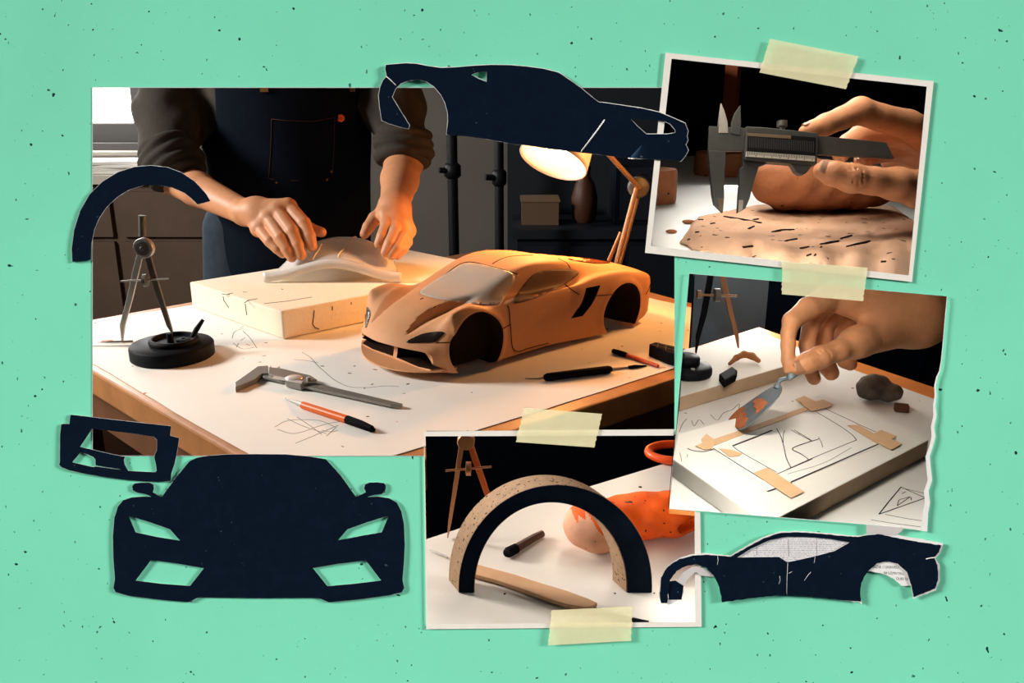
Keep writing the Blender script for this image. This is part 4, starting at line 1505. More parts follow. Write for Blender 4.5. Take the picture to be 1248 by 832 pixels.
hand_sdf(S, L_wr + .3 * (mc[1] - L_wr), .031, mc, fg, th, pxr(10.5, 1.80))
S.cone(L_wr, L_wr + .4 * (mc[1] - L_wr), .031, .030, .012)
VB, FB = S.mesh(.0021)
# trunk, head and legs
S = SDF()
S.ell((TX, TY, 1.24), (.165, .105, .27), k=.05).ell((TX, TY, .98), (.17, .11, .2), k=.06)
S.cone(R_sh, L_sh, .058, .058, .05)
S.cone(R_sh, R_el + (0, 0, .01), .052, .040, .03).cone(L_sh, L_el + (0, .01, .03), .052, .044, .03)
S.cone((TX, TY - .01, 1.40), (TX, TY - .03, 1.56), .062, .056, .03)
S.ell((TX, TY - .045, 1.665), (.075, .095, .115), k=.02)
S.cone((TX, TY - .12, 1.60), (TX, TY - .10, 1.57), .03, .03, .03)
S.cone((TX, TY - .135, 1.67), (TX, TY - .155, 1.64), .010, .016, .012)
for s in (1, -1):
    S.ell((TX + s * .078, TY - .04, 1.655), (.012, .02, .032), k=.006)
    S.ell((TX + s * .032, TY - .137, 1.678), (.014, .012, .010), k=.006, neg=True)
    S.ell((TX + s * .032, TY - .128, 1.678), (.013, .012, .012), k=.002)
    S.cone((TX + s * .09, TY, .90), (TX + s * .10, TY - .01, .50), .082, .055, .03).cone((TX + s * .10, TY - .01, .50), (TX + s * .10, TY + .02, .08), .054, .038, .02)
S.cone((TX - .02, TY - .137, 1.607), (TX + .02, TY - .137, 1.607), .006, .006, .004)
VC, FC = S.mesh(.0075)
n1, n2 = len(VA), len(VB)
bodyV = np.concatenate([VA, VB, VC]); bodyF = np.concatenate([FA, FB + n1, FC + n1 + n2]).tolist()
mesh('body', bodyV, bodyF, M_skin, man, True)
# hair
S = SDF()
S.ell((TX, TY - .03, 1.70), (.084, .098, .098), k=.02).box((TX, TY - .16, 1.60), (.2, .065, .105), rad=.01, k=.02, neg=True)
S.box((TX, TY, 1.55), (.2, .2, .07), rad=.01, k=.02, neg=True)
V_, F_ = S.mesh(.006)
mesh('hair', V_, F_.tolist(), M_hair, man, True)
# shirt: trunk, sleeves and rolled cuffs
S = SDF()
S.ell((TX, TY, 1.23), (.188, .122, .29), k=.05).ell((TX, TY, 1.02), (.180, .120, .16), k=.06)
S.cone(R_sh, L_sh, .068, .068, .05)
re_ = R_el + (0, 0, .022)
um = .5 * (R_sh + re_)
S.cone(R_sh, um + (-.012, 0, 0), .080, .078, .04).cone(um + (-.012, 0, 0), re_ + (.004, 0, .028), .078, .060, .03)
le_ = L_el + (0, .012, .03)
S.cone(L_sh, .5 * (L_sh + le_), .076, .070, .04).cone(.5 * (L_sh + le_), le_, .070, .057, .03)
S.cone((TX, TY - .005, 1.42), (TX, TY - .02, 1.50), .075, .066, .02)
fx = lambda X, Y, Z: .0035 * np.sin(70 * Z + 25 * X + 3 * np.sin(21 * X)) * np.sin(18 * X + 30 * Y + 9 * Z)
V_, F_ = S.mesh(.0055, fx)
mesh('shirt', V_, F_.tolist(), M_shirt, man, True)


def cuff(a, b, r, name='rolled_cuff', seed=0):
    d = b - a
    L = np.linalg.norm(d); d = d / L
    _, ux, uy = frame_from(d, (0, 1, 0))
    v, f = [], []
    n, m = 40, 18
    rr = random.Random(seed)
    ph = [rr.uniform(0, 6) for _ in range(6)]
    for j in range(m + 1):
        t = j / m
        for k in range(n):
            w = 2 * PI * k / n
            q = r * (1 + .12 * math.sin(PI * t) + .05 * math.sin(3 * w + 9 * t + ph[0]) + .10 * abs(math.sin(11 * t + 1.3 * math.sin(w + ph[1]))))
            if j == m: q *= .86
            v.append(a + d * L * t + q * (math.cos(w) * ux + math.sin(w) * uy))
    for j in range(m):
        for k in range(n):
            k2 = (k + 1) % n
            f.append([j * n + k, j * n + k2, (j + 1) * n + k2, (j + 1) * n + k])
    f.append(list(range(n))[::-1]); f.append(list(range(m * n, m * n + n)))
    mesh(name, v, f, M_shirt, man, True)


e_d = (R_wr - R_el) / np.linalg.norm(R_wr - R_el)
cuff(re_ + (-.006, 0, .045), R_el + e_d * .055 + (-.003, 0, .004), .057, seed=1)
l_d = (L_wr - L_el) / np.linalg.norm(L_wr - L_el)
cuff(le_ + (.002, 0, .035), L_el + l_d * .020, .058, seed=2)
# apron
S = SDF()
S.ell((TX, TY, 1.20), (.202, .134, .34), k=.05).ell((TX, TY, .98), (.192, .134, .24), k=.06).cone((TX, TY, .9), (TX, TY + .01, .55), .165, .18, .05)
S.box((TX, TY + .30, 1.0), (.5, .26, .9), rad=.01, k=.01, neg=True)
S.box((TX + .355, TY, 1.45), (.145, .4, .26), rad=.05, k=.02, neg=True)
S.box((TX - .285, TY, 1.45), (.145, .4, .26), rad=.05, k=.02, neg=True)
S.box((TX, TY, 1.60), (.5, .5, .2), rad=.01, k=.01, neg=True)
S.box((TX, TY, .45), (.5, .5, .12), rad=.01, k=.01, neg=True)
fx = lambda X, Y, Z: .003 * np.sin(9 * X + 14 * Z) * np.sin(22 * X)
V_, F_ = S.mesh(.006, fx)
apron = mesh('apron', V_, F_.tolist(), M_apron, man, True)
apBVH = BVHTree.FromPolygons([tuple(p) for p in V_], F_.tolist())


def bhit(bvh, x, y, off=0.0):
    d = ray(x, y); d = d / np.linalg.norm(d)
    p, n, i, t = bvh.ray_cast(Vector(CAM), Vector(d))
    return None if p is None else np.array(p) - off * d


def line_on(bvh, name, pts, w, m, parent, off=.0008):
    P = [bhit(bvh, x, y, off) for x, y in pts]
    P = [p for p in P if p is not None]
    if len(P) > 1:
        return mesh(name, *g_tube(P, w, 6), m, parent, True)


M_stitch = mat('brown_stitching', '#4a2f22', .8, .1)
for q in ([(331, 145), (330, 180), (328, 212), (327, 217)], [(331, 145), (350, 147), (382, 148), (408, 143)], [(408, 143), (407, 180), (405, 216)], [(328, 218), (360, 220), (402, 217)]):
    line_on(apBVH, 'pocket_stitching', q, .0006, M_stitch, apron)
p = bhit(apBVH, 415.5, 144, .001)
MB().add(*g_lathe([(.004, 0), (.0085, .0005), (.0085, .0025), (.004, .003), (.0035, .001)], p, (0, -1, .1), 20)).build('button', mat('orange_button', '#d9622a', .4, .4), man, True)
for (x, y) in ((404, 209), (398.5, 219), (337, 222.5)):
    MB().add(*g_lathe([(.0025, 0), (.002, .001), (.0003, .0012)], bhit(apBVH, x, y, .0008), (0, -1, .1), 10)).build('rivet', mat('brass_rivet', '#c98a3c', .3, .5, metal=.8), apron, True)
for (x, y, nm) in ((322, 108, 1), (428, 108, 2)):
    p = bhit(apBVH, x, y, .002)
    if p is not None:
        MB().add(*g_box(p, (.009, 0, 0), (0, .002, 0), (0, .001, .007))).build('buckle', mat('brass_buckle', '#b98748', .3, .5, metal=.8), man)
# trousers and shoes
S = SDF()
S.ell((TX, TY + .01, .92), (.185, .125, .15), k=.05)
for s in (1, -1):
    S.cone((TX + s * .09, TY, .90), (TX + s * .105, TY - .01, .50), .098, .070, .03).cone((TX + s * .105, TY - .01, .50), (TX + s * .105, TY + .02, .05), .070, .058, .02)
S.cone((TX - .13, TY - .02, .97), (TX - .15, TY - .03, .70), .085, .085, .03)
V_, F_ = S.mesh(.009)
mesh('trousers', V_, F_.tolist(), M_jean, man, True)
for s in (1, -1):
    S = SDF()
    S.cone((TX + s * .105, TY + .03, .045), (TX + s * .12, TY - .17, .035), .044, .034, .02).box((TX + s * .11, TY + .2, -.1), (.3, .6, .1), rad=.0, k=.002, neg=True)
    V_, F_ = S.mesh(.006)
    mesh('shoe', V_, F_.tolist(), mat('black_leather', '#14110f', .4, .4), man, True)
# ================================================================== caliper and clay scene (upper right)
Z2 = CAMZ - .116
M_whitetop = mat('white_tabletop', '#e4e5e2', .6, .25, noise=(8, .03))
M_clay2 = mat('brown_clay', '#965f3e', .8, .15, noise=(45, .18), bump=[(60, .5, .004), (300, .3, .001)])
M_clay3 = mat('pale_clay', '#a9866c', .85, .12, noise=(40, .1), bump=[(50, .5, .003), (260, .35, .001)])
add_specks(M_clay3, 130, .70, '#3a2114', (1, 1, 1), .03, 2.0)
add_specks(M_clay2, 150, .72, '#2a1710', (1, 1, 1), .02, 6.0)
M_dark = mat('black_backdrop', '#0a111b', .95, .03)


def slab(root, name, px, z, th, m, bev=.001):
    vf = g_prism([G(x, y, z) for x, y in px], (0, 0, -th))
    o = mesh(name, vf[0], vf[1], m, root, False)
    if bev:
        b = o.modifiers.new('b', 'BEVEL'); b.width = bev; b.segments = 2
    return o


wt = thing('white_bench', 'white topped bench under the caliper and the brown clay', 'bench', G(960, 250, Z2) * (1, 1, 0))
slab(wt, 'benchtop', [(794, 297.5), (803.5, 189), (1145, 189), (1160, 340), (1109, 340), (836, 307)], Z2, .003, M_whitetop, .0004)
for (x, y) in ((875, 199), (1110, 199)):
    q = G(x, y, Z2)
    MB().add(*g_tube([(q[0], q[1], 0), (q[0], q[1], Z2 - .0035)], .012, 10)).build('leg', M_steeldk, wt, True)
bk = G(806, 189.5, Z2); bk2 = G(1150, 189.5, Z2)
o = MB().add(*g_abox(bk[0], bk2[0], bk[1] - .016, bk[1] - .004, Z2 + .0006, Z2 + .40)).build('black_screen', M_dark)
tag(o, 'black upright screen at the far end of the white bench', 'screen')
vf = g_prism([W(814.2, 66, .506), W(789.2, 304, .506), W(789.2, 304, 1.345), W(814.2, 66, 1.345)], (.0006, 0, 0))
struct('partition_1', vf, M_dark)
p0, p1 = G(884.5, 196, Z2), G(891.5, 196, Z2)
post = MB().add(*g_box(((p0[0] + p1[0]) / 2, p0[1] + .012, Z2 + .1825), ((p1[0] - p0[0]) / 2, .006, 0), (-.006, .012, 0), (0, 0, .182))).build('wooden_post', mat('rust_brown_wood', '#7a3d1c', .7, .1, noise=(10, .2)))
tag(post, 'rust brown upright post before the black screen above the caliper jaws', 'post')

for (x, y, r_, h_, lab) in ((793, 246, .0245, .032, 'round brown clay disc cut by the left border of the caliper print'), (878, 213, .033, .028, 'round brown clay disc behind the caliper jaws')):
    c = G(x, y, Z2)
    rr = random.Random(int(x))
    prof = [(r_ * .97, .0006), (r_, .003), (r_ * 1.0, h_ * .5), (r_ * .985, h_ - .003), (r_ * .95, h_), (.001, h_ * 1.01)]
    vf = g_lathe(prof, c, n=64)
    vd = np.array(vf[0])
    lim = (801 - 624) / FPX
    nrm_ = np.array([1, -lim * FW[1], -lim * FW[2]])      # side plane of the bench's left edge
    dd = (vd - CAM) @ nrm_
    vd[:, 0] = np.where(dd < 0, vd[:, 0] - dd, vd[:, 0])
    o = mesh('clay_disc', vd, vf[1], M_clay2, None, False)
    es = o.modifiers.new('e', 'EDGE_SPLIT'); es.split_angle = math.radians(40)
    o.data.polygons.foreach_set('use_smooth', [True] * len(o.data.polygons))
    tag(o, lab, 'clay disc', 'clay discs on the white bench')

# torn clay slab under the lump
SL = [(829, 291), (838, 278), (846, 266), (862, 262), (888, 257), (920, 250), (1000, 244), (1090, 252), (1128, 280), (1134, 310), (1131, 333), (1106, 335), (1060, 332), (1010, 328), (975, 323), (958, 321), (932, 318), (918, 309), (900, 312), (872, 304), (852, 300), (838, 295)]
SLr = rough_loop(SL, 1.3, 5, 21)
pts = [Vector(p) for p in SLr]
ed = [(i, (i + 1) % len(pts)) for i in range(len(pts))]
y = 244
while y < 352:
    x = 830
    while x < 1134:
        if inpoly(x, y, SLr): pts.append(Vector((x + random.uniform(-1, 1), y + random.uniform(-.6, .6))))
        x += 4
    y += 2.4
nb = len(SLr)
v2, e2, f2 = delaunay_2d_cdt(pts, ed, [], 0, 1e-6)[:3]
fs = [list(q) for q in f2 if inpoly(sum(v2[i].x for i in q) / 3, sum(v2[i].y for i in q) / 3, SLr)]


def dist_edge(x, y):
    d = 1e9
    n = len(SL)
    for i in range(n):
        a, b_ = SL[i], SL[(i + 1) % n]
        L2 = (b_[0] - a[0]) ** 2 + (b_[1] - a[1]) ** 2
        t = max(0, min(1, ((x - a[0]) * (b_[0] - a[0]) + (y - a[1]) * (b_[1] - a[1])) / L2))
        d = min(d, math.hypot(x - a[0] - t * (b_[0] - a[0]), y - a[1] - t * (b_[1] - a[1])))
    return d


ridge = lambda x, y: math.sin(x * .11 + y * .31 + 1.7 * math.sin(x * .045)) + .6 * math.sin(x * .23 - y * .17)
topv = []
for p in v2:
    d = dist_edge(p.x, p.y)
    h_ = .0095 * sstep(-1, 9, d) + .00035 * ridge(p.x * 1.7, p.y * 1.3) * sstep(0, 30, d)
    if p.y > 296: h_ += .0012 * math.sin(p.x * .14) * sstep(296, 320, p.y)
    g = G(p.x, p.y, Z2 + .004)
    topv.append((g[0], g[1], Z2 + .0008 + max(h_, .0012)))
nv = len(topv)
vv = topv + [(q[0], q[1], Z2 + .0006) for q in topv]
ff, es = [], set()
for q in fs:
    a, b_, c = [np.array(topv[i]) for i in q[:3]]
    if np.cross(b_ - a, c - a)[2] < 0: q = q[::-1]
    ff.append(q); ff.append([i + nv for i in q[::-1]])
    for i in range(len(q)): es.add((q[i], q[(i + 1) % len(q)]))
for (a, b_) in es:
    if (b_, a) not in es: ff.append([b_, a, a + nv, b_ + nv])
sl = mesh('clay_slab', vv, ff, M_clay3, None, True, loc=G(980, 300, Z2))
tag(sl, 'torn pale clay slab with small dark pits lying on the white bench', 'clay slab')
slBVH = BVHTree.FromPolygons([tuple(map(float, q)) for q in vv], ff)
M_pit = mat('dark_pit', '#1c0f0a', .9, .05)
for q in ([(905, 301.5), (917, 300)], [(957, 294), (971, 291.5)], [(975, 303), (986, 301)], [(1000, 298), (1012, 296), (1022, 294)], [(1032, 301), (1045, 298), (1060, 294)], [(1025, 291), (1038, 287)], [(983, 312), (989, 310)], [(993, 312), (1001, 301)],
          [(882, 264), (905, 268), (928, 272)], [(918, 268), (924, 267)], [(851, 268), (857, 268)], [(912, 279), (919, 276)], [(941, 283), (952, 281), (968, 280)], [(1074, 319), (1080, 319)], [(866, 273), (871, 272)], [(848, 283), (852, 283)]):
    P = [bhit(slBVH, x, y, -.0002) for x, y in q]
    P = [p for p in P if p is not None]
    if len(P) > 1:
        n_ = len(P)
        mesh('pit', *g_tube(P, [.0013 if 0 < i < n_ - 1 else .0009 for i in range(n_)], 6), M_pit, sl, True)
for (x, y, r_, lab) in ((839, 272.5, .0042, 'small brown clay crumb lying just left of the clay slab'), (818, 284, .0035, 'tiny flat clay crumb nearest the left border of the caliper print')):
    S = SDF().ell(G(x, y, Z2) + (0, 0, r_ * .42), (r_ * 1.3, r_ * .9, r_ * .4), k=.001)
    V_, F_ = S.mesh(.0006)
    o = mesh('clay_crumb', V_, F_.tolist(), M_clay2, None, True)
    tag(o, lab, 'clay crumb', 'clay crumbs on the white bench')

# the lump being measured
tl_ = .715
lc = W(1003, 238, tl_)
ztop = Z2 + .0105
S = SDF()
S.ell((lc[0] - .004, lc[1], ztop + .019), (.050, .033, .020), k=.006)
S.ell((lc[0] - .028, lc[1] - .004, ztop + .0215), (.034, .030, .022), k=.01)
S.ell((lc[0] + .030, lc[1] + .004, ztop + .013), (.028, .026, .013), k=.01)
for (dx, dy, dz, nx, ny, nz, o_) in ((-.06, -.02, .02, -.75, -.6, .3, .018), (-.02, -.04, .03, -.1, -.8, .6, .016), (.02, -.04, .02, .2, -.95, .2, .016), (.05, -.03, .03, .5, -.6, .6, .02)):
    n_ = np.array([nx, ny, nz]); n_ /= np.linalg.norm(n_)
    _, a_, b__ = frame_from(n_)
    S.box(np.array([lc[0] + dx * .8, lc[1] + dy * .9, ztop + dz]) + n_ * (o_ + .012), (.02, .05, .05), np.stack([n_, a_, b__]), .001, .004, True)
S.box((lc[0], lc[1], ztop - .05), (.2, .2, .05), rad=0, k=.001, neg=True)
nz_ = lambda X, Y, Z: .0009 * np.sin(150 * X + 60 * Z) * np.sin(130 * Z + 90 * Y) + .0006 * np.sin(310 * X - 170 * Z)
V_, F_ = S.mesh(.0013, nz_)
V_ = V_ + np.array([0, 0, .0016])
lump = mesh('clay_lump', V_, F_.tolist(), M_clay2, None, True)
tag(lump, 'brown clay lump under the thumb, gauged by the caliper', 'clay lump')

# caliper held upright
tc2 = .60
FWn = FW


def pv(dt):
    return lambda x, y: W(x, y, tc2 + dt)


def plate(root, name, px, t0, t1, m, bev=.0003):
    a = [W(x, y, t0) for x, y in px]
    vf = g_prism(a, FW * (t1 - t0))
    o = mesh(name, vf[0], vf[1], m, root, False)
    if bev:
        b = o.modifiers.new('b', 'BEVEL'); b.width = bev; b.segments = 2
    return o


M_cal2 = mat('dark_satin_steel', '#4d4f4d', .5, .4, metal=.3, noise=(120, .12), bump=[(500, .1, .0003)])
M_cal3 = mat('black_scale_plate', '#1c1d20', .4, .4, metal=.2)
M_calw = mat('pale_graduations', '#c9c5bb', .5, .3)
cq = thing('measuring_caliper', 'dark steel caliper held upright by a hand against the brown clay lump', 'caliper', W(884, 190, tc2))
plate(cq, 'beam', [(864.5, 153.5), (909, 156), (1080, 173.5), (1090, 193), (909, 183.5), (863.3, 184)], tc2 - .0015, tc2 + .0022, M_cal2)
plate(cq, 'fixed_jaw', [(863.3, 183), (884.5, 184), (884.3, 199), (884.6, 201), (883.5, 203), (882.5, 240), (881.3, 258.8), (877, 254.5), (870.8, 248.5), (868.3, 236)], tc2 - .0024, tc2 + .0026, M_cal2)
plate(cq, 'moving_jaw', [(909, 190), (926.5, 198), (921, 215), (913.5, 242), (908.5, 254), (899.6, 259), (900, 246), (901.5, 222), (902, 205), (905.5, 203), (906, 195)], tc2 - .0024, tc2 + .0026, M_cal2)
plate(cq, 'jaw_pad', [(874.5, 241), (882.3, 241.5), (881.2, 258.5), (877, 254)], tc2 - .0027, tc2 - .0024, mat('brown_worn_steel', '#7a6654', .4, .4, metal=.5), 0)
plate(cq, 'jaw_pad', [(900.3, 243.5), (906, 243.8), (905, 255), (899.8, 258.8)], tc2 - .0027, tc2 - .0024, mat('pale_worn_steel', '#a59c90', .4, .4, metal=.4), 0)
plate(cq, 'inside_jaw', [(876, 154), (876, 148), (879, 125), (883, 135), (886.8, 148), (887.5, 162), (876, 162)], tc2 - .0022, tc2 + .001, M_steel)
plate(cq, 'inside_jaw', [(890.5, 162), (892, 148), (896, 137), (902.8, 127.8), (903.2, 150), (902.5, 165), (891, 163)], tc2 - .0022, tc2 + .001, M_cal2)
plate(cq, 'slider', [(909.5, 153.8), (932, 155), (997.5, 161.8), (996, 200), (990, 200.8), (907.6, 195)], tc2 - .0058, tc2 + .0034, M_cal2, .0006)
plate(cq, 'scale_plate', [(912, 161), (994.5, 167.5), (993.5, 190), (910.5, 184)], tc2 - .0062, tc2 - .0058, M_cal3, 0)
plate(cq, 'gold_strip', [(911, 161.5), (964, 165), (964, 169), (911, 165.5)], tc2 - .0065, tc2 - .0062, mat('tan_strip', '#8d7a62', .4, .4, metal=.4), 0)
vs_ = plate(cq, 'vernier_strip', [(909.5, 184.5), (993.4, 190.2), (993, 196.5), (909, 190.5)], tc2 - .0065, tc2 - .0058, M_calw, 0)
k = MB()
for i in range(42):
    u = (i + .5) / 42
    x0 = 910.5 + 82.5 * u
    yb = 184.6 + 5.7 * u
    L = 5.6 if i % 5 == 0 else 3.6
    vf = g_prism([W(x0 - .35, yb + .2, tc2 - .0066), W(x0 + .35, yb + .2, tc2 - .0066), W(x0 + .3, yb + L, tc2 - .0066), W(x0 - .4, yb + L, tc2 - .0066)], FW * .0001)
    k.add(*vf)
tag(k.build('graduations', M_cal3, vs_), kind='stuff')
k = MB()
for i in range(36):
    u = (i + .5) / 36
    x0 = 912.5 + 80 * u
    yt = 166.4 + 6.0 * u
    vf = g_prism([W(x0 - .25, yt, tc2 - .0064), W(x0 + .25, yt, tc2 - .0064), W(x0 + .2, yt + 13, tc2 - .0064), W(x0 - .3, yt + 13, tc2 - .0064)], FW * .0001)
    k.add(*vf)
tag(k.build('scale_lines', mat('grey_lines', '#55565a', .5, .3), cq), kind='stuff')
plate(cq, 'thumb_grip', [(963, 198), (967, 203), (970, 209), (976, 212.5), (982, 211.5), (987, 206), (991, 201), (991, 198)], tc2 - .0048, tc2 + .0026, M_cal2, .0008)
plate(cq, 'depth_spring', [(908, 194), (910, 200), (917, 203), (926, 202.5), (934, 199.5), (934, 197), (920, 196)], tc2 - .003, tc2 + .0015, M_cal2, .0003)
MB().add(*g_tube([W(953, 158, tc2 - .001), W(953, 154.5, tc2 - .001), W(953, 154.4, tc2 - .001), W(953, 147.5, tc2 - .001)], [.0022, .0022, .0036, .0036], 16)).build('locking_screw', M_steeldk, cq, True)

# the hand
M_skin2 = mat('tan_skin', '#cd9068', .5, .35, noise=(90, .1), bump=[(500, .35, .0008), (120, .25, .0012)], sss=.08)  # even skin colour of the caliper hand


def nail(parent, c, d, side, up, L, Wd, m, name='fingernail'):
    """small curved plate: c centre, d towards the tip, side across, up outward"""
    v, f = [], []
    n, q = 10, 10
    for i in range(n + 1):
        u = -1 + 2 * i / n
        for j in range(q + 1):
            s = -1 + 2 * j / q
            wd = Wd * (1 - .18 * max(0, -u) ** 2) * math.sqrt(max(0.02, 1 - max(0, abs(u) - .55) ** 2 / .28))
            v.append(c + d * L * u + side * wd * s - up * (.34 * Wd * s * s + .10 * L * u * u))
    for i in range(n):
        for j in range(q):
            a = i * (q + 1) + j
            f.append([a, a + 1, a + q + 2, a + q + 1])
    o = mesh(name, v, f, m, parent, True)
    sd = o.modifiers.new('s', 'SOLIDIFY'); sd.thickness = .0007; sd.offset = 0
    return o


def orth(d, toward):
    d = np.array(d) / np.linalg.norm(d)
    u = np.array(toward) - d * (np.array(toward) @ d)
    u /= np.linalg.norm(u)
    return d, np.cross(d, u), u


M_nail = mat('greyish_nail', '#b08a72', .35, .45, noise=(200, .12))
hand2 = thing('hand', 'dusty hand gripping the caliper between thumb and fingers', 'hand', W(1100, 180, .63))
S = SDF()
f2_ = lambda x, y, t, r_: (W(x, y, t), pxr(r_, t))
wr = W(1200, 205, .665)
# palm and back
S.cone(wr, W(1104, 151, .632), pxr(34, .65), pxr(17, .63), .01)
S.cone(wr, W(1126, 168, .665), pxr(32, .66), pxr(18, .66), .01)
S.cone(wr, W(1134, 190, .685), pxr(30, .66), pxr(18, .68), .01)
S.cone(wr, W(1140, 208, .695), pxr(26, .66), pxr(15, .69), .01)
S.cone(wr, W(1124, 230, .612), pxr(32, .65), pxr(23, .61), .012)
S.cone(wr, W(1330, 225, .70), pxr(36, .66), pxr(44, .70), .02)
# thumb
th = [f2_(1126, 232, .612, 24), f2_(1092, 224, .598, 19.5), f2_(1062, 220, .592, 16), f2_(1038, 217, .589, 17), f2_(1015, 211, .588, 14.2), f2_(1001.5, 208, .589, 10.5)]
for i in range(5): S.cone(th[i][0], th[i + 1][0], th[i][1], th[i + 1][1], .004)
# fingers
ix = [f2_(1106, 152, .632, 18), f2_(1072, 143, .622, 16), f2_(1048, 135, .616, 16.6), f2_(1026, 144, .612, 13.6), f2_(1006, 152, .609, 13.2), f2_(990, 157, .607, 10), f2_(980, 159.5, .606, 6.5)]
for i in range(len(ix) - 1): S.cone(ix[i][0], ix[i + 1][0], ix[i][1], ix[i + 1][1], .002)
for fg in ([f2_(1126, 169, .665, 18), f2_(1085, 162, .656, 16), f2_(1050, 166, .65, 15), f2_(1034, 176, .645, 13), f2_(1025, 187, .638, 11)],
           [f2_(1134, 191, .685, 18), f2_(1095, 180, .68, 16), f2_(1068, 184, .672, 15), f2_(1054, 193, .662, 12), f2_(1050, 200, .656, 10)],
           [f2_(1140, 213, .695, 16), f2_(1108, 200, .70, 13), f2_(1092, 196, .70, 12), f2_(1084, 197, .70, 10)]):
    for i in range(len(fg) - 1): S.cone(fg[i][0], fg[i + 1][0], fg[i][1], fg[i + 1][1], .002)
# creases over the joints
for (x, y, t, dx, dy, rr_) in ((1040, 217, .589, 2.5, 12, 17), (1046, 219, .589, 2.5, 12, 17), (1034, 216, .589, 2, 10, 17)):
    S.cone(W(x - dx, y - dy, t) - FW * pxr(rr_ * .86, t), W(x + dx * .2, y + dy, t) - FW * pxr(rr_ * .86, t), .0007, .0007, .0012, True)
V_, F_ = S.mesh(.00125)
mesh('hand_body', V_, F_.tolist(), M_skin2, hand2, True)
d_, s_, u_ = orth(W(1001, 207.5, .589) - W(1030, 215, .589), -FW + UP * .25)
nail(hand2, W(1005, 208, .589) + u_ * pxr(12.2, .589), d_, s_, u_, pxr(10.5, .589), pxr(8.6, .589), M_nail)
d_, s_, u_ = orth(W(980, 159.5, .606) - W(1006, 152, .609), UP - FW * .2)
nail(hand2, W(986, 157.5, .6065) + u_ * pxr(8.6, .606), d_, s_, u_, pxr(7.5, .606), pxr(5.5, .606), M_nail)
# ================================================================== spatula and drawing scene (right)
Z3_ = CAMZ - .275
TB = .0135
ZBT = Z3_ + .0012 + TB
M_paper3 = mat('grey_white_paper', '#dcd8d0', .8, .15, noise=(10, .03), bump=[(120, .1, .0004)])
add_specks(M_paper3, 90, .78, '#4a3d36', (1, 1, 1), .01, 3.0)
M_board = mat('off_white_board', '#ddd8cc', .75, .2, noise=(12, .03), bump=[(200, .15, .0003)])
M_boardside = mat('tan_board_edge', '#b59d80', .8, .1, noise=(60, .08))
M_orangewood = mat('orange_wood', '#cf7a36', .5, .3, noise=(14, .15))
M_tape2 = mat('tan_masking_tape', '#d2ab80', .75, .15, noise=(90, .07), bump=[(300, .2, .0003)])

tb3 = thing('drawing_table', 'orange wooden drawing table with white paper under the taped drawing', 'table', G(980, 500, Z3_) * (1, 1, 0))
slab(tb3, 'tabletop', [(833.5, 427), (925, 398.5), (1045, 440.5), (1175, 484), (1175, 652), (1130, 649), (970, 634.5), (815.5, 621), (822.5, 540), (828, 487)], Z3_, .003, M_orangewood, .0004)
for (x, y) in ((930, 410), (1120, 474)):
    q = G(x, y, Z3_)
    MB().add(*g_tube([(q[0], q[1], 0), (q[0], q[1], Z3_ - .0035)], .010, 10)).build('leg', M_wooddk, tb3, True)
vf = g_prism([G(x, y, Z3_ + .0004) for x, y in [(834, 430), (922, 403), (1040, 451), (1136, 486), (1170, 499), (1170, 651), (1130, 648), (970, 633.5), (816, 620), (823, 540), (828.5, 488)]], (0, 0, .0006))
pap3 = mesh('paper_sheet', vf[0], vf[1], M_paper3, None, False)
tag(pap3, 'white paper covering the orange wooden table beneath the drawing boards', 'paper')
ZP3 = Z3_ + .0011
vf = g_prism([W(838.6, 333, .506), W(814.2, 619, .506), W(814.2, 619, .56), W(823, 516, .83), W(830.4, 430, 1.08), W(838.6, 333, 1.08)], (.0004, 0, 0))
struct('partition_2', vf, M_dark)
# upright screens behind
g0, g1 = G(826, 402, Z3_), G(926, 402, Z3_)
yb3 = G(925, 396, Z3_)[1]
o = MB().add(*g_abox(W(838, 380, 1.06)[0], W(925, 380, 1.06)[0], yb3 + .03, yb3 + .04, 0, Z3_ + .12)).build('grey_screen', mat('slate_grey_screen', '#56626b', .9, .1, noise=(6, .06)))
tag(o, 'slate grey upright screen behind the dividers in the spatula print', 'screen')
o = MB().add(*g_abox(W(925.5, 380, 1.06)[0], W(1178, 380, 1.06)[0], yb3 + .032, yb3 + .042, 0, Z3_ + .12)).build('black_screen', M_dark)
tag(o, 'black upright screen behind the hand in the spatula print', 'screen')


def board_sides(vf):
    out = []
    for q in vf[1]:
        a, b_, c = [np.array(vf[0][i]) for i in q[:3]]
        nn = np.cross(b_ - a, c - b_); nn /= np.linalg.norm(nn) + 1e-12
        out.append(1 if nn @ np.array([.3, -.95, 0]) > .8 else 0)
    return out


def drawing_board(label, px, px_front, zb):
    root = thing('drawing_board', label, 'board', G(*px[0], zb), 'off white drawing boards')
    vf = g_prism([G(x, y, zb + TB) for x, y in px], (0, 0, -TB))
    o = mesh('board_body', vf[0], vf[1], None, root, False, mats=[M_board, M_boardside], midx=board_sides(vf))
    b = o.modifiers.new('b', 'BEVEL'); b.width = .0008; b.segments = 2
    return root


zb3 = Z3_ + .0013
# polygon order decides the side index: find it after orientation
bdA = drawing_board('off white drawing board with a line drawing taped to it', [(825.5, 528.5), (1003, 480), (1132, 536), (934, 638), (820, 559)], range(5), zb3)
bdB = drawing_board('off white drawing board at the back carrying the black round base', [(832.5, 425.5), (929, 405), (988, 437), (828.5, 483.5)], range(4), zb3)

# drawing on the front board
ZD_ = ZBT + .0004
k0 = lambda pts: zpts(pts, 4.622, 810, 470)
k4 = lambda pts: zpts(pts, 4.38, 960, 470)


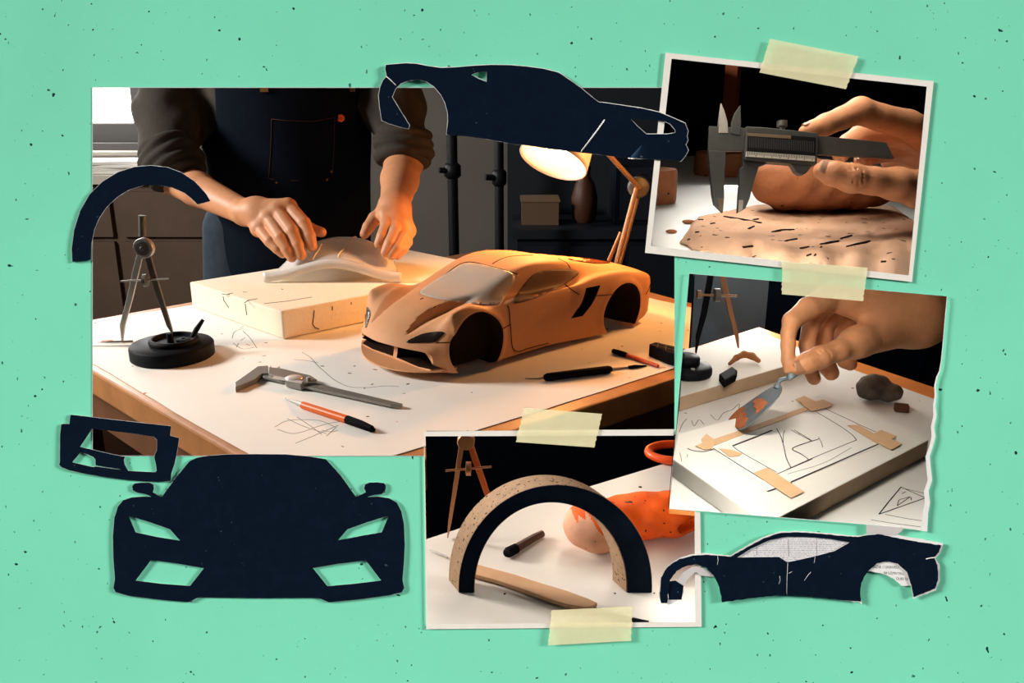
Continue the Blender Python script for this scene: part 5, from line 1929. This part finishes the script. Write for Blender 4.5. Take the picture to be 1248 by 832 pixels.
def tape_on(parent, px, name='tape_strip', lift=0.0):
    vf = g_prism([G(x, y, ZD_ + .0003 + lift) for x, y in px], (0, 0, -.0003))
    return mesh(name, vf[0], vf[1], M_tape2, parent, False)


draw = None
pd = [(846, 546), (980, 486), (1096, 540), (936, 601)]
pd = k0([(262, 352), (300, 295), (800, 118)]) + k4([(95, 115), (240, 105), (470, 245), (580, 285), (20, 512)]) + k0([(575, 592), (555, 560)])
vf = g_prism([G(x, y, ZD_ - .00002) for x, y in pd], (0, 0, -.0003))
draw = mesh('drawing_sheet', vf[0], vf[1], mat('drawing_paper_pale', '#e3dfd6', .8, .1, noise=(20, .03)), None, False)
tag(draw, 'line drawing on pale paper taped to the front drawing board', 'drawing')
LN = lambda q, z, w=.00035, m=None: sketch(draw, q, z, w, m, 'drawn_line')
zl = ZD_ + .0001
thick = [k4([(20, 512), (485, 310)])]
LN([k0([(580, 594), (645, 572), (715, 545)])], zl, .0007); LN([k4([(20, 512), (250, 412), (485, 310)])], zl, .0007)
LN([k0([(560, 527), (832, 412)])], zl); LN([k4([(-5, 446), (180, 365), (367, 289)])], zl)
LN([k4([(367, 289), (345, 262), (280, 215), (150, 137)])], zl)
LN([k0([(385, 337), (500, 293), (605, 250)])], zl, .0009)
LN([k0([(275, 352), (420, 445), (555, 528)])], zl, .0005)
LN([k0([(385, 340), (435, 376), (630, 486)])], zl)
LN([k0([(630, 240), (655, 285), (672, 345), (685, 405), (712, 462)])], zl)
LN([k0([(676, 250), (668, 280), (668, 320)])], zl, .00025)
LN([k0([(712, 248), (770, 280), (832, 312)])], zl)
LN([k0([(832, 308), (720, 352), (770, 385), (815, 418)])], zl)
LN([k4([(165, 283), (90, 308), (25, 335), (70, 362), (116, 396)])], zl)
LN([k4([(35, 235), (80, 262), (125, 290)])], zl); LN([k4([(165, 275), (178, 298), (187, 328)])], zl, .00025)
LN([k4([(190, 117), (330, 182), (470, 246)])], zl)
LN([k4([(0, 470), (190, 412), (340, 330)])], zl, .00025, M_pencil2)
sketch(bdA, [k0([(130, 352), (160, 364), (220, 370), (278, 356)])], ZBT + .0004, .0005, None, 'drawn_line')
sketch(bdA, [k0([(85, 375), (92, 400), (95, 425)]), k0([(130, 385), (125, 400)])], ZBT + .0004, .0003, mat('red_chalk', '#a0664c'), 'drawn_line')
tape_on(draw, k0([(273, 300), (430, 249), (790, 118), (832, 128), (600, 215), (430, 278), (280, 335)]))
tape_on(draw, k0([(735, 76), (788, 55), (830, 80), (850, 118), (800, 124)]), lift=.0004)
tape_on(draw, k4([(65, 78), (92, 55), (150, 82), (190, 72), (243, 97), (228, 110), (130, 136), (85, 105)]), lift=.0008)
tape_on(draw, k0([(173, 338), (215, 320), (208, 300), (235, 269), (292, 312), (265, 352), (225, 360)]), lift=.0004)
tape_on(draw, k0([(308, 352), (370, 358), (437, 380), (420, 394), (365, 398)]), lift=.0003)
tape_on(draw, k0([(498, 490), (578, 459), (787, 596), (712, 630)]), lift=.0005)
tape_on(draw, k4([(318, 210), (375, 206), (520, 285), (480, 310)]), lift=.0003)
tape_on(draw, k4([(428, 270), (500, 234), (582, 268), (556, 284), (610, 309), (556, 341), (482, 306)]), lift=.0007)
sketch(pap3, [k4([(487, 685), (545, 612), (605, 540)]), k4([(605, 540), (735, 598)]), k4([(735, 598), (487, 685)])], ZP3, .0004)
sketch(pap3, [k4([(585, 640), (595, 610), (625, 600), (655, 592), (660, 610)]), k4([(610, 575), (630, 565)]), k4([(585, 640), (650, 595)])], ZP3, .0003)
sketch(pap3, [k4([(445, 715), (575, 735), (710, 752)]), k4([(520, 685), (620, 705), (715, 720)]), k4([(612, 545), (680, 562), (742, 576)])], ZP3, .0003)
sketch(pap3, [[(828, 526), (832, 516), (837, 510)], [(843, 512), (846, 519), (852, 511), (858, 517)], [(866, 505), (874, 512), (882, 503), (893, 499)], [(893, 499), (901, 492), (900, 500)]], ZP3, .0004, M_pencil2)

# things on the back board and table
c = G(838, 456, ZBT)
r3 = 29.0 / FPX * TD(838, 456, ZBT)
rb3 = thing('round_base', 'black two tier round base on the back drawing board', 'base', c + (0, 0, .0005))
lim3 = (831 - 624) / FPX


def clip_left(V, lx):
    V = np.array(V, float)
    l = (lx - 624) / FPX
    n_ = np.array([1, -l * FW[1], -l * FW[2]])
    d = (V - CAM) @ n_
    V[:, 0] = np.where(d < 0, V[:, 0] - d, V[:, 0])
    return V


vf = g_lathe([(r3 * .96, .0006), (r3, .002), (r3, .0065), (r3 * .93, .009), (r3 * .6, .0095)], c, n=48)
mesh('base_disc', clip_left(vf[0], 829.5), vf[1], M_rub, rb3, True)
vf = g_lathe([(r3 * .56, .0093), (r3 * .56, .015), (r3 * .50, .0168), (.001, .017)], c + (-.001, .004, 0), n=40)
mesh('top_disc', clip_left(vf[0], 830), vf[1], M_rub, rb3, True)
MB().add(*g_lathe([(.002, 0), (.002, .0012), (.0003, .0014)], G(843.5, 462.5, ZBT) + (0, 0, .0095), n=10)).build('screw', M_steel, rb3, True)
# dividers at the back
Y3 = G(847.5, 432, ZBT)[1]
dv3 = thing('dividers', 'dark and tan legged dividers standing on the back drawing board', 'dividers', G(847.5, 432, ZBT))
dz = np.array([0, 0, .0006])
put3 = lambda dy: (lambda x, y: WY(x, y, Y3 + dy) + dz)
blade(dv3, 'leg', [(868, 318), (864.5, 346), (858, 382), (850.5, 411), (848, 431)], [3.4, 3.6, 3.4, 2.4, .6], .004, M_bk, put=put3(-.001))
blade(dv3, 'leg', [(877, 318), (882, 345), (890, 380), (898, 410), (899.5, 424.5)], [3.0, 3.0, 3.0, 2.4, .6], .004, mat('tan_metal_leg', '#9c6f4b', .4, .4, metal=.4), put=put3(.001))
MB().add(*g_tube([WY(850, 359, Y3 - .005), WY(898, 360.5, Y3 - .005)], .0012, 8)).build('adjusting_rod', mat('brass_dull', '#8a6a4c', .4, .4, metal=.6), dv3, True)
MB().add(*g_lathe([(.003, -.003), (.0065, -.0026), (.0065, .0026), (.003, .003)], WY(874, 359.5, Y3 - .005), (1, 0, 0), 18)).build('thumb_wheel', M_steeldk, dv3, True)
MB().add(*g_lathe([(.0015, -.0025), (.004, -.002), (.004, .002), (.0015, .0025)], WY(852, 358.6, Y3 - .005), (1, 0, 0), 14)).build('rod_knob', mat('brass_dull2', '#8a6a4c', .4, .4, metal=.6), dv3, True)
hb = WY(872.5, 306, Y3)
MB().add(*g_lathe([(.009, -.004), (.010, -.003), (.010, .003), (.009, .004)], hb, (0, 1, 0), 20)).build('hub_disc', M_steeldk, dv3, True)


def brick(name, label, cat, px, z, h, m, ridges=0, group=None):
    """block with its top outline px at height z+h"""
    root = thing(name, label, cat, G(*px[0], z), group)
    vf = g_prism([G(x, y, z + h) for x, y in px], (0, 0, -h + .0004))
    o = mesh('block_body', vf[0], vf[1], m, root, False)
    b = o.modifiers.new('b', 'BEVEL'); b.width = h * .22; b.segments = 3
    return root


bb = brick('black_rubber_block', 'black rubber block beside the brown shaving on the back drawing board', 'rubber block', [(876, 455), (892, 445.5), (899, 450.5), (897, 456), (883, 464)], ZBT, .008, M_bk)
S = SDF()
pts = [G(889, 446.5, ZBT), G(897, 442.5, ZBT), G(906, 440, ZBT), G(916, 440.5, ZBT), G(924, 443.5, ZBT)]
S.chain([p + np.array([0, 0, h]) for p, h in zip(pts, (.0028, .0055, .007, .0055, .0034))], [.0016, .0026, .003, .0032, .0022], .002)
V_, F_ = S.mesh(.0006)
o = mesh('clay_shaving', V_, F_.tolist(), mat('brown_shaving', '#a5683f', .7, .2, noise=(80, .15)), None, True)
tag(o, 'curled brown clay shaving behind the black rubber block', 'clay shaving')
S = SDF()
gc = G(1070, 489, ZP3)
S.ell(gc + (-.006, .004, .011), (.013, .011, .0115), k=.005).ell(gc + (.009, .000, .008), (.012, .010, .008), k=.006).ell(gc + (.002, .006, .0155), (.008, .007, .006), k=.005)
S.box(gc - (0, 0, .0496), (.1, .1, .05), rad=0, k=.001, neg=True)
nz_ = lambda X, Y, Z: .0006 * np.sin(420 * X + 200 * Z) * np.sin(380 * Z + 260 * Y)
V_, F_ = S.mesh(.0008, nz_)
V_[:, 2] += .0006
o = mesh('grey_lump', V_, F_.tolist(), mat('grey_stone', '#6f675f', .85, .1, noise=(70, .4), bump=[(200, .4, .001)]), None, True)
tag(o, 'grey mottled lump lying on the paper near the orange table edge', 'lump')
S = SDF().box(G(1098, 501.5, ZP3) + (0, 0, .0036), (.0058, .0035, .0034), np.array([[.96, -.28, 0], [.28, .96, 0], [0, 0, 1.0]]), .0012, .001)
V_, F_ = S.mesh(.0005)
o = mesh('brown_chip', V_, F_.tolist(), mat('brown_chip', '#5a3423', .7, .2), None, True)
tag(o, 'small brown chip lying in front of the grey lump', 'chip')

# palette knife
kn = thing('palette_knife', 'steel palette knife with brown clay on its blade', 'palette knife', G(900, 518, ZBT))
tipc = W(900, 517, TD(900, 517, ZBT + .0015))
necc = W(951, 467, .655)
handc = W(966, 456, .652)
ax = necc - tipc; ax_l = np.linalg.norm(ax)
bo = [(887.5, 513.5), (889.5, 509.5), (897, 501), (907, 494), (927, 480), (940, 472), (949.5, 468.5), (953.3, 471), (952, 479), (940, 494), (922, 510), (911, 519), (903, 523.3), (896, 521.8), (891, 518)]
bn = None


def knife_pt(x, y, lift=0.0):
    """points on the slanted blade plane"""
    d, s_, n_ = kn_axes
    rr = ray(x, y)
    t = ((tipc - CAM) @ n_) / (rr @ n_)
    return CAM + rr * t + n_ * lift


a_ = ax / ax_l
side_ = np.cross(a_, (0, 0, 1)); side_ /= np.linalg.norm(side_)
nn_ = np.cross(side_, a_)
if nn_[2] < 0: nn_ = -nn_
kn_axes = (a_, side_, nn_)
M_kn = mat('worn_blue_steel', '#737c82', .45, .4, metal=.3, noise=(90, .2))
bp = [knife_pt(x, y, .0004) for x, y in smooth_loop(bo, 1)]
vf = g_prism(bp, nn_ * -.0008)
mesh('blade', vf[0], vf[1], M_kn, kn, False)
M_rust = mat('rust_clay', '#b4673c', .8, .1, noise=(160, .2), bump=[(400, .5, .0006)])
ins_ = offset_loop(smooth_loop(bo, 1), -.9)
tip_ = [p for p in ins_ if p[0] < 909]
k_ = max(range(len(tip_)), key=lambda i: math.hypot(tip_[i][0] - tip_[i - 1][0], tip_[i][1] - tip_[i - 1][1]))
tip_ = tip_[k_:] + tip_[:k_]
a0_, a1_ = tip_[-1], tip_[0]
jagged = [(a0_[0] + (a1_[0] - a0_[0]) * u + o_, a0_[1] + (a1_[1] - a0_[1]) * u - o_ * .7) for u, o_ in ((.15, 3), (.3, -1), (.45, 4), (.6, 0), (.72, 5), (.86, 1))]
for q in (tip_ + jagged, [(917, 491), (925, 486), (931, 486.5), (934, 489.5), (936, 490.5), (929, 499), (922, 505), (923, 498.5), (919, 497), (922, 492.5)]):
    bp = [knife_pt(x, y, .0011) for x, y in q]
    vf = g_prism(bp, nn_ * -.0007)
    mesh('clay_smear', vf[0], vf[1], M_rust, kn, False)
nk = catmull([knife_pt(947, 474, .0006), knife_pt(953, 466, .002), W(959.5, 460.5, .654), handc, W(985, 444, .668), W(1010, 425, .69)], 5)
MB().add(*g_tube(nk, [.0028 if i < 3 else .0018 if i < 12 else .0034 for i in range(len(nk))], 12, .6)).build('neck', M_kn, kn, True)

# the hand
M_skin3 = mat('tanned_skin', '#c4875c', .5, .35, noise=(100, .1), bump=[(480, .35, .0008), (110, .25, .0012)], sss=.08)
hand3 = thing('hand', 'bare hand and forearm reaching in and pinching the palette knife', 'hand', W(1060, 400, .69))
S = SDF()
wr = W(1118, 383, .705)
S.cone(wr, W(1235, 372, .745), pxr(29, .705), pxr(38, .745), .02)
mcI, mcM, mcR, mcL = W(1012, 362, .69), W(1026, 356, .705), W(1040, 356, .72), W(1052, 364, .735)
for m_, r_ in ((mcI, 17), (mcM, 17), (mcR, 17), (mcL, 16)):
    S.cone(wr, m_, pxr(29, .705), pxr(r_, .70), .012)
tm = W(1042, 418, .672)
S.cone(wr + (0, 0, -.006), tm, pxr(27, .70), pxr(18, .672), .014)
th = [f2_(1046, 416, .674, 17), f2_(1022, 427, .662, 12.5), f2_(1000, 435, .656, 13), f2_(984, 442, .653, 12.2), f2_(971, 447.5, .652, 9.6)]
for i in range(4): S.cone(th[i][0], th[i + 1][0], th[i][1], th[i + 1][1], .004 if i else .008)
ix = [f2_(1012, 362, .69, 17), f2_(985, 376, .674, 14), f2_(965, 391, .664, 11.2), f2_(961, 406, .660, 9.0), f2_(960.5, 420, .658, 8.8), f2_(960.5, 438, .656, 8), f2_(961, 450, .655, 6.4)]
for i in range(len(ix) - 1): S.cone(ix[i][0], ix[i + 1][0], ix[i][1], ix[i + 1][1], .0018)
for fg in ([f2_(1026, 358, .708, 16), f2_(1004, 374, .702, 13.5), f2_(989, 392, .696, 11), f2_(984, 420, .686, 10), f2_(986, 445, .68, 9.4), f2_(992, 461, .676, 8.2)],
           [f2_(1040, 360, .724, 15), f2_(1020, 378, .722, 13), f2_(1005, 398, .715, 11.5), f2_(1003, 425, .705, 10.5), f2_(1008, 446, .698, 10.4), f2_(1013, 454, .695, 9.6)],
           [f2_(1052, 366, .738, 14), f2_(1036, 384, .738, 12), f2_(1024, 402, .733, 11), f2_(1024, 425, .722, 10), f2_(1030, 439, .716, 9.6), f2_(1036, 443, .714, 8.6)]):
    for i in range(len(fg) - 1): S.cone(fg[i][0], fg[i + 1][0], fg[i][1], fg[i + 1][1], .0018)
for (x, y, t) in ((1000, 435, .656), (1005.5, 432.5, .656), (995, 437, .656)):
    n_ = -FW * .9 + UP * .35; n_ /= np.linalg.norm(n_)
    S.cone(W(x - 5, y - 7, t) + n_ * pxr(11.4, t), W(x + 3, y + 6, t) + n_ * pxr(12.2, t), .0006, .0006, .001, True)
V_, F_ = S.mesh(.00125)
mesh('hand_body', V_, F_.tolist(), M_skin3, hand3, True)
d_, s_, u_ = orth(W(971, 447.5, .652) - W(990, 439, .654), -FW + UP * .15)
nail(hand3, W(974.5, 446.5, .6525) + u_ * pxr(10.2, .652), d_, s_, u_, pxr(10, .652), pxr(8, .652), mat('dusty_nail', '#a07052', .35, .45, noise=(200, .1)))
# ================================================================== black arch scene (lower middle)
Z4 = CAMZ - .331
tb4 = thing('low_table', 'white paper topped low table under the black arch', 'table', G(680, 680, Z4) * (1, 1, 0))
slab(tb4, 'tabletop', [(500, 663), (690, 601), (861, 549), (863, 766), (504, 768)], Z4, .003, mat('warm_white_top', '#ebe4d9', .75, .15, noise=(9, .03), bump=[(120, .1, .0004)]), .0004)
add_specks(bpy.data.materials['warm_white_top'], 100, .765, '#2b2522', (1, 1, 1), .008, 7.0)
for (x, y) in ((540, 668), (840, 575)):
    q = G(x, y, Z4)
    MB().add(*g_tube([(q[0], q[1], 0), (q[0], q[1], Z4 - .0035)], .009, 10)).build('leg', M_wooddk, tb4, True)
pA, pB = W(519, 560, .90), W(868, 560, .90)
top_ = W(600, 528.5, .90)[2]
o = MB().add(*g_box(((pA[0] + pB[0]) / 2, pA[1] + .01, top_ / 2), ((pB[0] - pA[0]) / 2, 0, 0), (0, .006, 0), (0, 0, top_ / 2))).build('black_screen', M_dark)
tag(o, 'black upright screen behind the arch and the dividers', 'screen')

# arch
M_archf = mat('shade_black_face', '#0d1520', .95, .03, noise=(120, .2), bump=[(300, .2, .0004)])
M_archs = mat('speckled_tan_foam', '#94785f', .9, .08, noise=(240, .12), bump=[(350, .6, .0008)])
add_specks(M_archs, 420, .66, '#3c2e25', (1, 1, 1), .03, 2.0)
Yf = G(600, 722, Z4)[1]
arc = thing('arch', 'big foam arch with its front face coloured dark as shade and speckled tan sides', 'arch', G(677, 722, Z4))
n = 64
mo, mi = [], []
xs0 = lambda x: WY(x, 722, Yf)[0]
XO0, XO1, XI0, XI1 = xs0(559), xs0(794.5), xs0(578.5), xs0(763)
HO, HI = .0795, .0668
for i in range(n + 1):
    a = PI - PI * i / n
    mo.append(np.array([(XO0 + XO1) / 2 + (XO1 - XO0) / 2 * math.cos(a), Yf, Z4 + .0005 + HO * math.sin(a) ** .96]))
    mi.append(np.array([(XI0 + XI1) / 2 + (XI1 - XI0) / 2 * math.cos(a), Yf, Z4 + .0005 + HI * math.sin(a) ** .96]))
dpt = np.array([-.0075, .0145, 0])
v, f, mx = [], [], []
for i in range(n + 1):
    v += [mo[i], mi[i], mo[i] + dpt, mi[i] + dpt]
for i in range(n):
    a = 4 * i; b_ = a + 4
    f += [[a, b_, b_ + 1, a + 1], [a + 2, a + 3, b_ + 3, b_ + 2], [a, a + 2, b_ + 2, b_], [a + 1, b_ + 1, b_ + 3, a + 3]]
    mx += [0, 1, 1, 1]
f += [[0, 1, 3, 2], [4 * n, 4 * n + 2, 4 * n + 3, 4 * n + 1]]; mx += [1, 1]
v = np.array(v)
fb = [q for q, m_ in zip(f, mx)]
body4 = mesh('arch_body', v, fb, None, arc, False, mats=[M_archs, M_archs], midx=mx)
# front skin, the shade of the backlit side put into its near black
v2_, f2__ = [], []
rr = random.Random(3)
for i in range(n + 1):
    e1, e2 = rr.uniform(0, .0005), rr.uniform(0, .0003)
    c_ = (mo[i] + mi[i]) / 2
    o1 = mo[i] + (mi[i] - mo[i]) * (.01 + e1 * 20); o2 = mi[i] + (mo[i] - mi[i]) * (.04 + e2 * 20)
    v2_ += [o1 + (0, -.0007, 0), o2 + (0, -.0007, 0), o1 + (0, -.0001, 0), o2 + (0, -.0001, 0)]
for i in range(n):
    a = 4 * i; b_ = a + 4
    f2__ += [[a, b_, b_ + 1, a + 1], [a + 2, a + 3, b_ + 3, b_ + 2], [a, a + 2, b_ + 2, b_], [a + 1, b_ + 1, b_ + 3, a + 3]]
f2__ += [[0, 1, 3, 2], [4 * n, 4 * n + 2, 4 * n + 3, 4 * n + 1]]
mesh('front_shade_face', v2_, f2__, M_archf, arc, False)

# orange painted clay lump
M_opaint = mat('orange_painted_clay', '#e85a12', .6, .25, noise=(70, .12), bump=[(160, .4, .001), (500, .3, .0006)])
add_specks(M_opaint, 210, .69, '#2a120a', (1, 1, 1), .02, 4.0)
S = SDF()
tl4 = TD(735, 676, Z4)
q0 = G(730, 680, Z4)
px4 = lambda n_: n_ / FPX * .63
S.ell(G(728, 672, Z4) + (0, .004, .0188), (px4(42), .022, .0188), k=.006)
S.ell(G(778, 655, Z4) + (0, .003, .0165), (px4(52), .021, .0165), k=.012)
S.ell(G(822, 652, Z4) + (0, .004, .016), (px4(36), .019, .0158), k=.012)
S.box(G(760, 690, Z4) + (-.01, -.036, .03), (.09, .02, .05), np.array([[.97, .24, 0], [-.24, .97, 0], [0, 0, 1.0]]), .002, .006, True)
S.ell(G(834, 645, Z4) + (0, -.018, .014), (.0125, .010, .0055), k=.003, neg=True)
S.box((q0[0], q0[1], Z4 - .0494), (.2, .2, .05), rad=0, k=.001, neg=True)
nz_ = lambda X, Y, Z: .0006 * np.sin(260 * X + 120 * Z) * np.sin(240 * Z + 170 * Y)
V_, F_ = S.mesh(.0012, nz_)
V_ = clip_left(V_, 500)
l850 = (851.5 - 624) / FPX
n_ = np.array([1, -l850 * FW[1], -l850 * FW[2]])
dd = (V_ - CAM) @ n_
V_[:, 0] = np.where(dd > 0, V_[:, 0] - dd, V_[:, 0])
V_[:, 2] += .0004
# bare clay on the front left, orange paint elsewhere (by face)
cF = V_[F_].mean(1)
ul = (cF - q0)
pr_ = 624 + FPX * ((cF - CAM) @ RT) / ((cF - CAM) @ FW); pry = 416 - FPX * ((cF - CAM) @ UP) / ((cF - CAM) @ FW)
nrm = np.cross(V_[F_[:, 1]] - V_[F_[:, 0]], V_[F_[:, 2]] - V_[F_[:, 0]])
nrm /= np.linalg.norm(nrm, axis=1)[:, None] + 1e-12
hz = (cF[:, 2] - Z4) / .042
wob = .10 * np.sin(cF[:, 0] * 420 + 1.0) + .07 * np.sin(cF[:, 0] * 900 + cF[:, 2] * 700)
bare = (pry > 628 + .62 * (pr_ - 700) + 60 * wob - 4) & (pr_ < 752 + 30 * wob)
M_bare = mat('bare_pink_clay', '#dba384', .8, .15, noise=(60, .12), bump=[(200, .5, .001)])
add_specks(M_bare, 190, .70, '#3a1c10', (1, 1, .6), .02, 1.0)
ol = mesh('orange_clay_lump', V_, F_.tolist(), None, None, True, mats=[M_opaint, M_bare], midx=bare.astype(int).tolist())
tag(ol, 'clay lump half painted orange lying behind the right leg of the arch', 'clay lump')

# scissors handle at the far edge
sc = thing('scissors', 'pair of scissors with orange loop handles at the far edge of the low table', 'scissors', W(825, 556, .775))
cs_ = G(824, 556.5, Z4) + (0, 0, .0045)
for (dx, dy) in ((0, 0), (.022, .004)):
    ring = []
    for i in range(40):
        a = 2 * PI * i / 40
        p_ = cs_ + (dx + .0255 * math.cos(a) * (1 + .0 * math.sin(a)), dy + .0185 * math.sin(a), 0)
        ring.append(p_)
    ring = clip_left(np.array(ring), 700)
    l850b = (849 - 624) / FPX
    nb_ = np.array([1, -l850b * FW[1], -l850b * FW[2]])
    d2 = (ring - CAM) @ nb_
    ring[:, 0] = np.where(d2 > 0, ring[:, 0] - d2 - .002, ring[:, 0])
    ring = list(ring) + [ring[0], ring[1]]
    if dx == 0:
        mesh('handle_loop', *g_tube(ring, .0038, 10, cap=False), mat('orange_plastic', '#f0591a', .35, .5), sc, True)
MB().add(*g_box(cs_ + (.014, -.018, -.0015), (.014, -.004, 0), (.0008, .0035, 0), (0, 0, .001))).build('blade', M_steel, sc)

# dividers standing behind
dv4 = thing('dividers', 'orange and copper dividers standing behind the left leg of the arch', 'dividers', G(546, 655, Z4))  # legs have copper and orange base colours
Y4 = G(546, 655.5, Z4)[1]
M_copper = mat('copper_steel', '#b98158', .35, .5, metal=.6)
put4 = lambda dy: (lambda x, y: WY(x, y, Y4 + dy) + (0, 0, .0006))
blade(dv4, 'leg', [(563, 540), (560, 560), (554, 600), (548.5, 635), (545.8, 655)], [3.2, 3.0, 2.6, 2.0, .7], .004, M_copper, put=put4(-.001))
blade(dv4, 'leg', [(572.5, 540), (579, 560), (589, 588), (599, 618), (606, 642)], [3.4, 3.6, 3.4, 2.8, 1.0], .004, mat('orange_steel', '#cf6a2e', .4, .5, metal=.4), put=put4(.001))
MB().add(*g_lathe([(.0058, -.0035), (.0064, -.0025), (.0064, .0025), (.0058, .0035)], WY(568, 537, Y4 - .001), (0, 1, 0), 24)).build('hub_disc', M_copper, dv4, True)
MB().add(*g_tube([WY(543, 573.5, Y4 - .004), WY(599, 568.5, Y4 - .004)], .0009, 8)).build('adjusting_rod', M_copper, dv4, True)
MB().add(*g_lathe([(.002, -.0022), (.0052, -.0018), (.0052, .0018), (.002, .0022)], WY(571, 571, Y4 - .004), (1, 0, 0), 18)).build('thumb_wheel', M_copper, dv4, True)


def rod4(name, label, cat, segs):
    root = thing(name, label, cat, G(*segs[0][1][0][:2], Z4))
    for nm, pts, m in segs:
        MB().add(*g_tube([G(x, y, Z4 + rr_ + .0004) for x, y, rr_ in pts], [p_[2] for p_ in pts], 12)).build(nm, m, root, True)
    return root


rod4('charcoal_stick', 'short black and brown charcoal stick seen through the arch', 'charcoal stick',
     [('black_end', [(617, 673.5, .0030), (619, 673, .0040), (629, 668, .0038)], M_bk), ('brown_body', [(629, 668, .0034), (650, 655.5, .0030), (661, 650, .0026)], mat('brown_lacquer', '#4a2a1c', .4, .4))])
rod4('scriber', 'thin pale scriber lying on the low table left of the arch', 'scriber', [('needle', [(523.5, 670, .0003), (533, 674, .0009), (545, 679, .0009)], M_steel)])
# wooden modelling stick
st = [(560, 681), (583, 687.5), (603, 693), (626, 699), (655, 708.5), (690, 719), (715, 728), (728.5, 734), (722, 738.5), (712, 739.5), (690, 736), (660, 726), (628, 714.5), (605, 706.5), (583, 700.5), (560, 694)]
ms = thing('modelling_stick', 'flat wooden modelling stick with a pointed end under the arch', 'modelling stick', G(650, 712, Z4))
up4 = [G(x, y, Z4 + .0046) for x, y in st]
vf = g_prism(up4, (0, 0, -.0030))
o = mesh('stick_body', vf[0], vf[1], mat('pale_wood', '#cfa37c', .6, .25, noise=(30, .1)), ms, False)
b = o.modifiers.new('b', 'BEVEL'); b.width = .0006; b.segments = 2
vf = g_prism([G(x, y, Z4 + .0015) for x, y in [(583, 692), (640, 706), (690, 722), (690, 728), (640, 713), (583, 697)]], (0, 0, -.0011))
mesh('stick_rib', vf[0], vf[1], mat('pale_wood_under', '#e2d2bd', .6, .25), ms, False)
rod4('stick_and_shadow', 'dark thin stick drawn on over the shadow at the bottom right of the arch', 'stick', [('stick_body', [(722, 741, .0012), (752, 752, .002), (790, 760, .002)], M_bk)])  # the black tube also stands in for the shadow beside the stick
# ================================================================== lights, camera, view
def area(name, loc, to, size, power, col, shape='RECTANGLE', size_y=None, spread=None):
    l = bpy.data.lights.new(name, 'AREA')
    l.energy = power; l.color = lin(col) if isinstance(col, str) else col
    l.shape = shape; l.size = size
    if size_y: l.size_y = size_y
    if spread: l.spread = math.radians(spread)
    o = link(bpy.data.objects.new(name, l))
    o.location = tuple(map(float, loc))
    d = Vector(tuple(map(float, np.array(to, float) - np.array(loc, float))))
    o.rotation_euler = d.to_track_quat('-Z', 'Y').to_euler()
    return o


def spot(name, loc, to, power, col, angle, blend=.6, rad=.03):
    l = bpy.data.lights.new(name, 'SPOT')
    l.energy = power; l.color = lin(col) if isinstance(col, str) else col
    l.spot_size = math.radians(angle); l.spot_blend = blend; l.shadow_soft_size = rad
    o = link(bpy.data.objects.new(name, l))
    o.location = tuple(map(float, loc))
    d = Vector(tuple(map(float, np.array(to, float) - np.array(loc, float))))
    o.rotation_euler = d.to_track_quat('-Z', 'Y').to_euler()
    return o


def sun(name, d, strength, col, ang):
    l = bpy.data.lights.new(name, 'SUN')
    l.energy = strength; l.color = lin(col) if isinstance(col, str) else col; l.angle = math.radians(ang)
    o = link(bpy.data.objects.new(name, l))
    o.rotation_euler = Vector(tuple(map(float, d))).to_track_quat('-Z', 'Y').to_euler()
    return o


# low raking lights either side of the sheet
a = math.radians(70)
for nm, sx, sy, st in (('raking_light_left', 1, -.35, 4.9), ('raking_light_right', -1, -.25, 4.0)):
    h = RT * sx + UP * sy
    h = h / np.linalg.norm(h)
    sun(nm, h * math.sin(a) + FW * math.cos(a), st, (1, .99, .97), 14)

# workshop: daylight from the side window
area('side_window_light', (XL + .12, 1.50, 2.0), (-.2, 1.45, .9), .5, 88, (1, .955, .90), size_y=.5)
area('back_window_light', ((wx0 + wx1) / 2, YB - .1, 1.75), (-.7, 2.0, 1.1), .8, 62, (1, .98, .95), size_y=1.0)
# desk lamp bulb
spot('desk_lamp_light', hc + hn * .004, hc + hn * 1, 10, (1, .40, .11), 160, .5, .03)

# unseen warm fill added at the right of the workshop
area('warm_fill_light', W(905, 150, 1.62), W(470, 330, 1.62), .10, 2.8, (1, .42, .12))
# unseen lights added to brighten the small scenes
area('added_light', W(905, -380, .57), W(985, 215, .62), .09, .22, (1, .90, .78), spread=45)
area('added_light', W(842, -170, .95), W(930, 250, .72), .10, .26, (1, .95, .88), spread=42)
area('added_light', W(868, 8, .535), W(985, 225, .64), .04, .32, (1, .86, .70))
area('added_light', W(896, 326.5, .527), W(896, 545, .655) , .05, .34, (1, .94, .86), size_y=.005)
area('added_light', W(872, 645, .52), W(862, 585, .60), .01, .10, (1, .96, .9))
area('added_light', W(900, 375, 1.02) + (-.0, 0, .035), W(980, 520, .66), .07, 1.3, (1, .95, .89))
area('added_light', W(560, 60, .80), W(660, 660, .62), .12, .12, (1, .93, .85))
area('added_light', (-.20, .585, Z4 + .05), (.05, .53, Z4 + .02), .035, .35, (1, .90, .80))

w = bpy.data.worlds.new('world')
SC.world = w
w.use_nodes = True
w.node_tree.nodes['Background'].inputs['Color'].default_value = (.010, .018, .030, 1)
w.node_tree.nodes['Background'].inputs['Strength'].default_value = 1.0

cam = bpy.data.cameras.new('camera')
cam.sensor_width = 36; cam.lens = 36 * FPX / 1248
cam.clip_start = .02; cam.clip_end = 50
co_ = link(bpy.data.objects.new('camera', cam))
co_.location = (0, 0, CAMZ)
co_.rotation_euler = (PI / 2 - PITCH, 0, 0)
SC.camera = co_
SC.view_settings.view_transform = 'Standard'
SC.view_settings.look = 'None'
SC.view_settings.gamma = 1
SC.view_settings.exposure = 0
SC.view_settings.use_curve_mapping = False
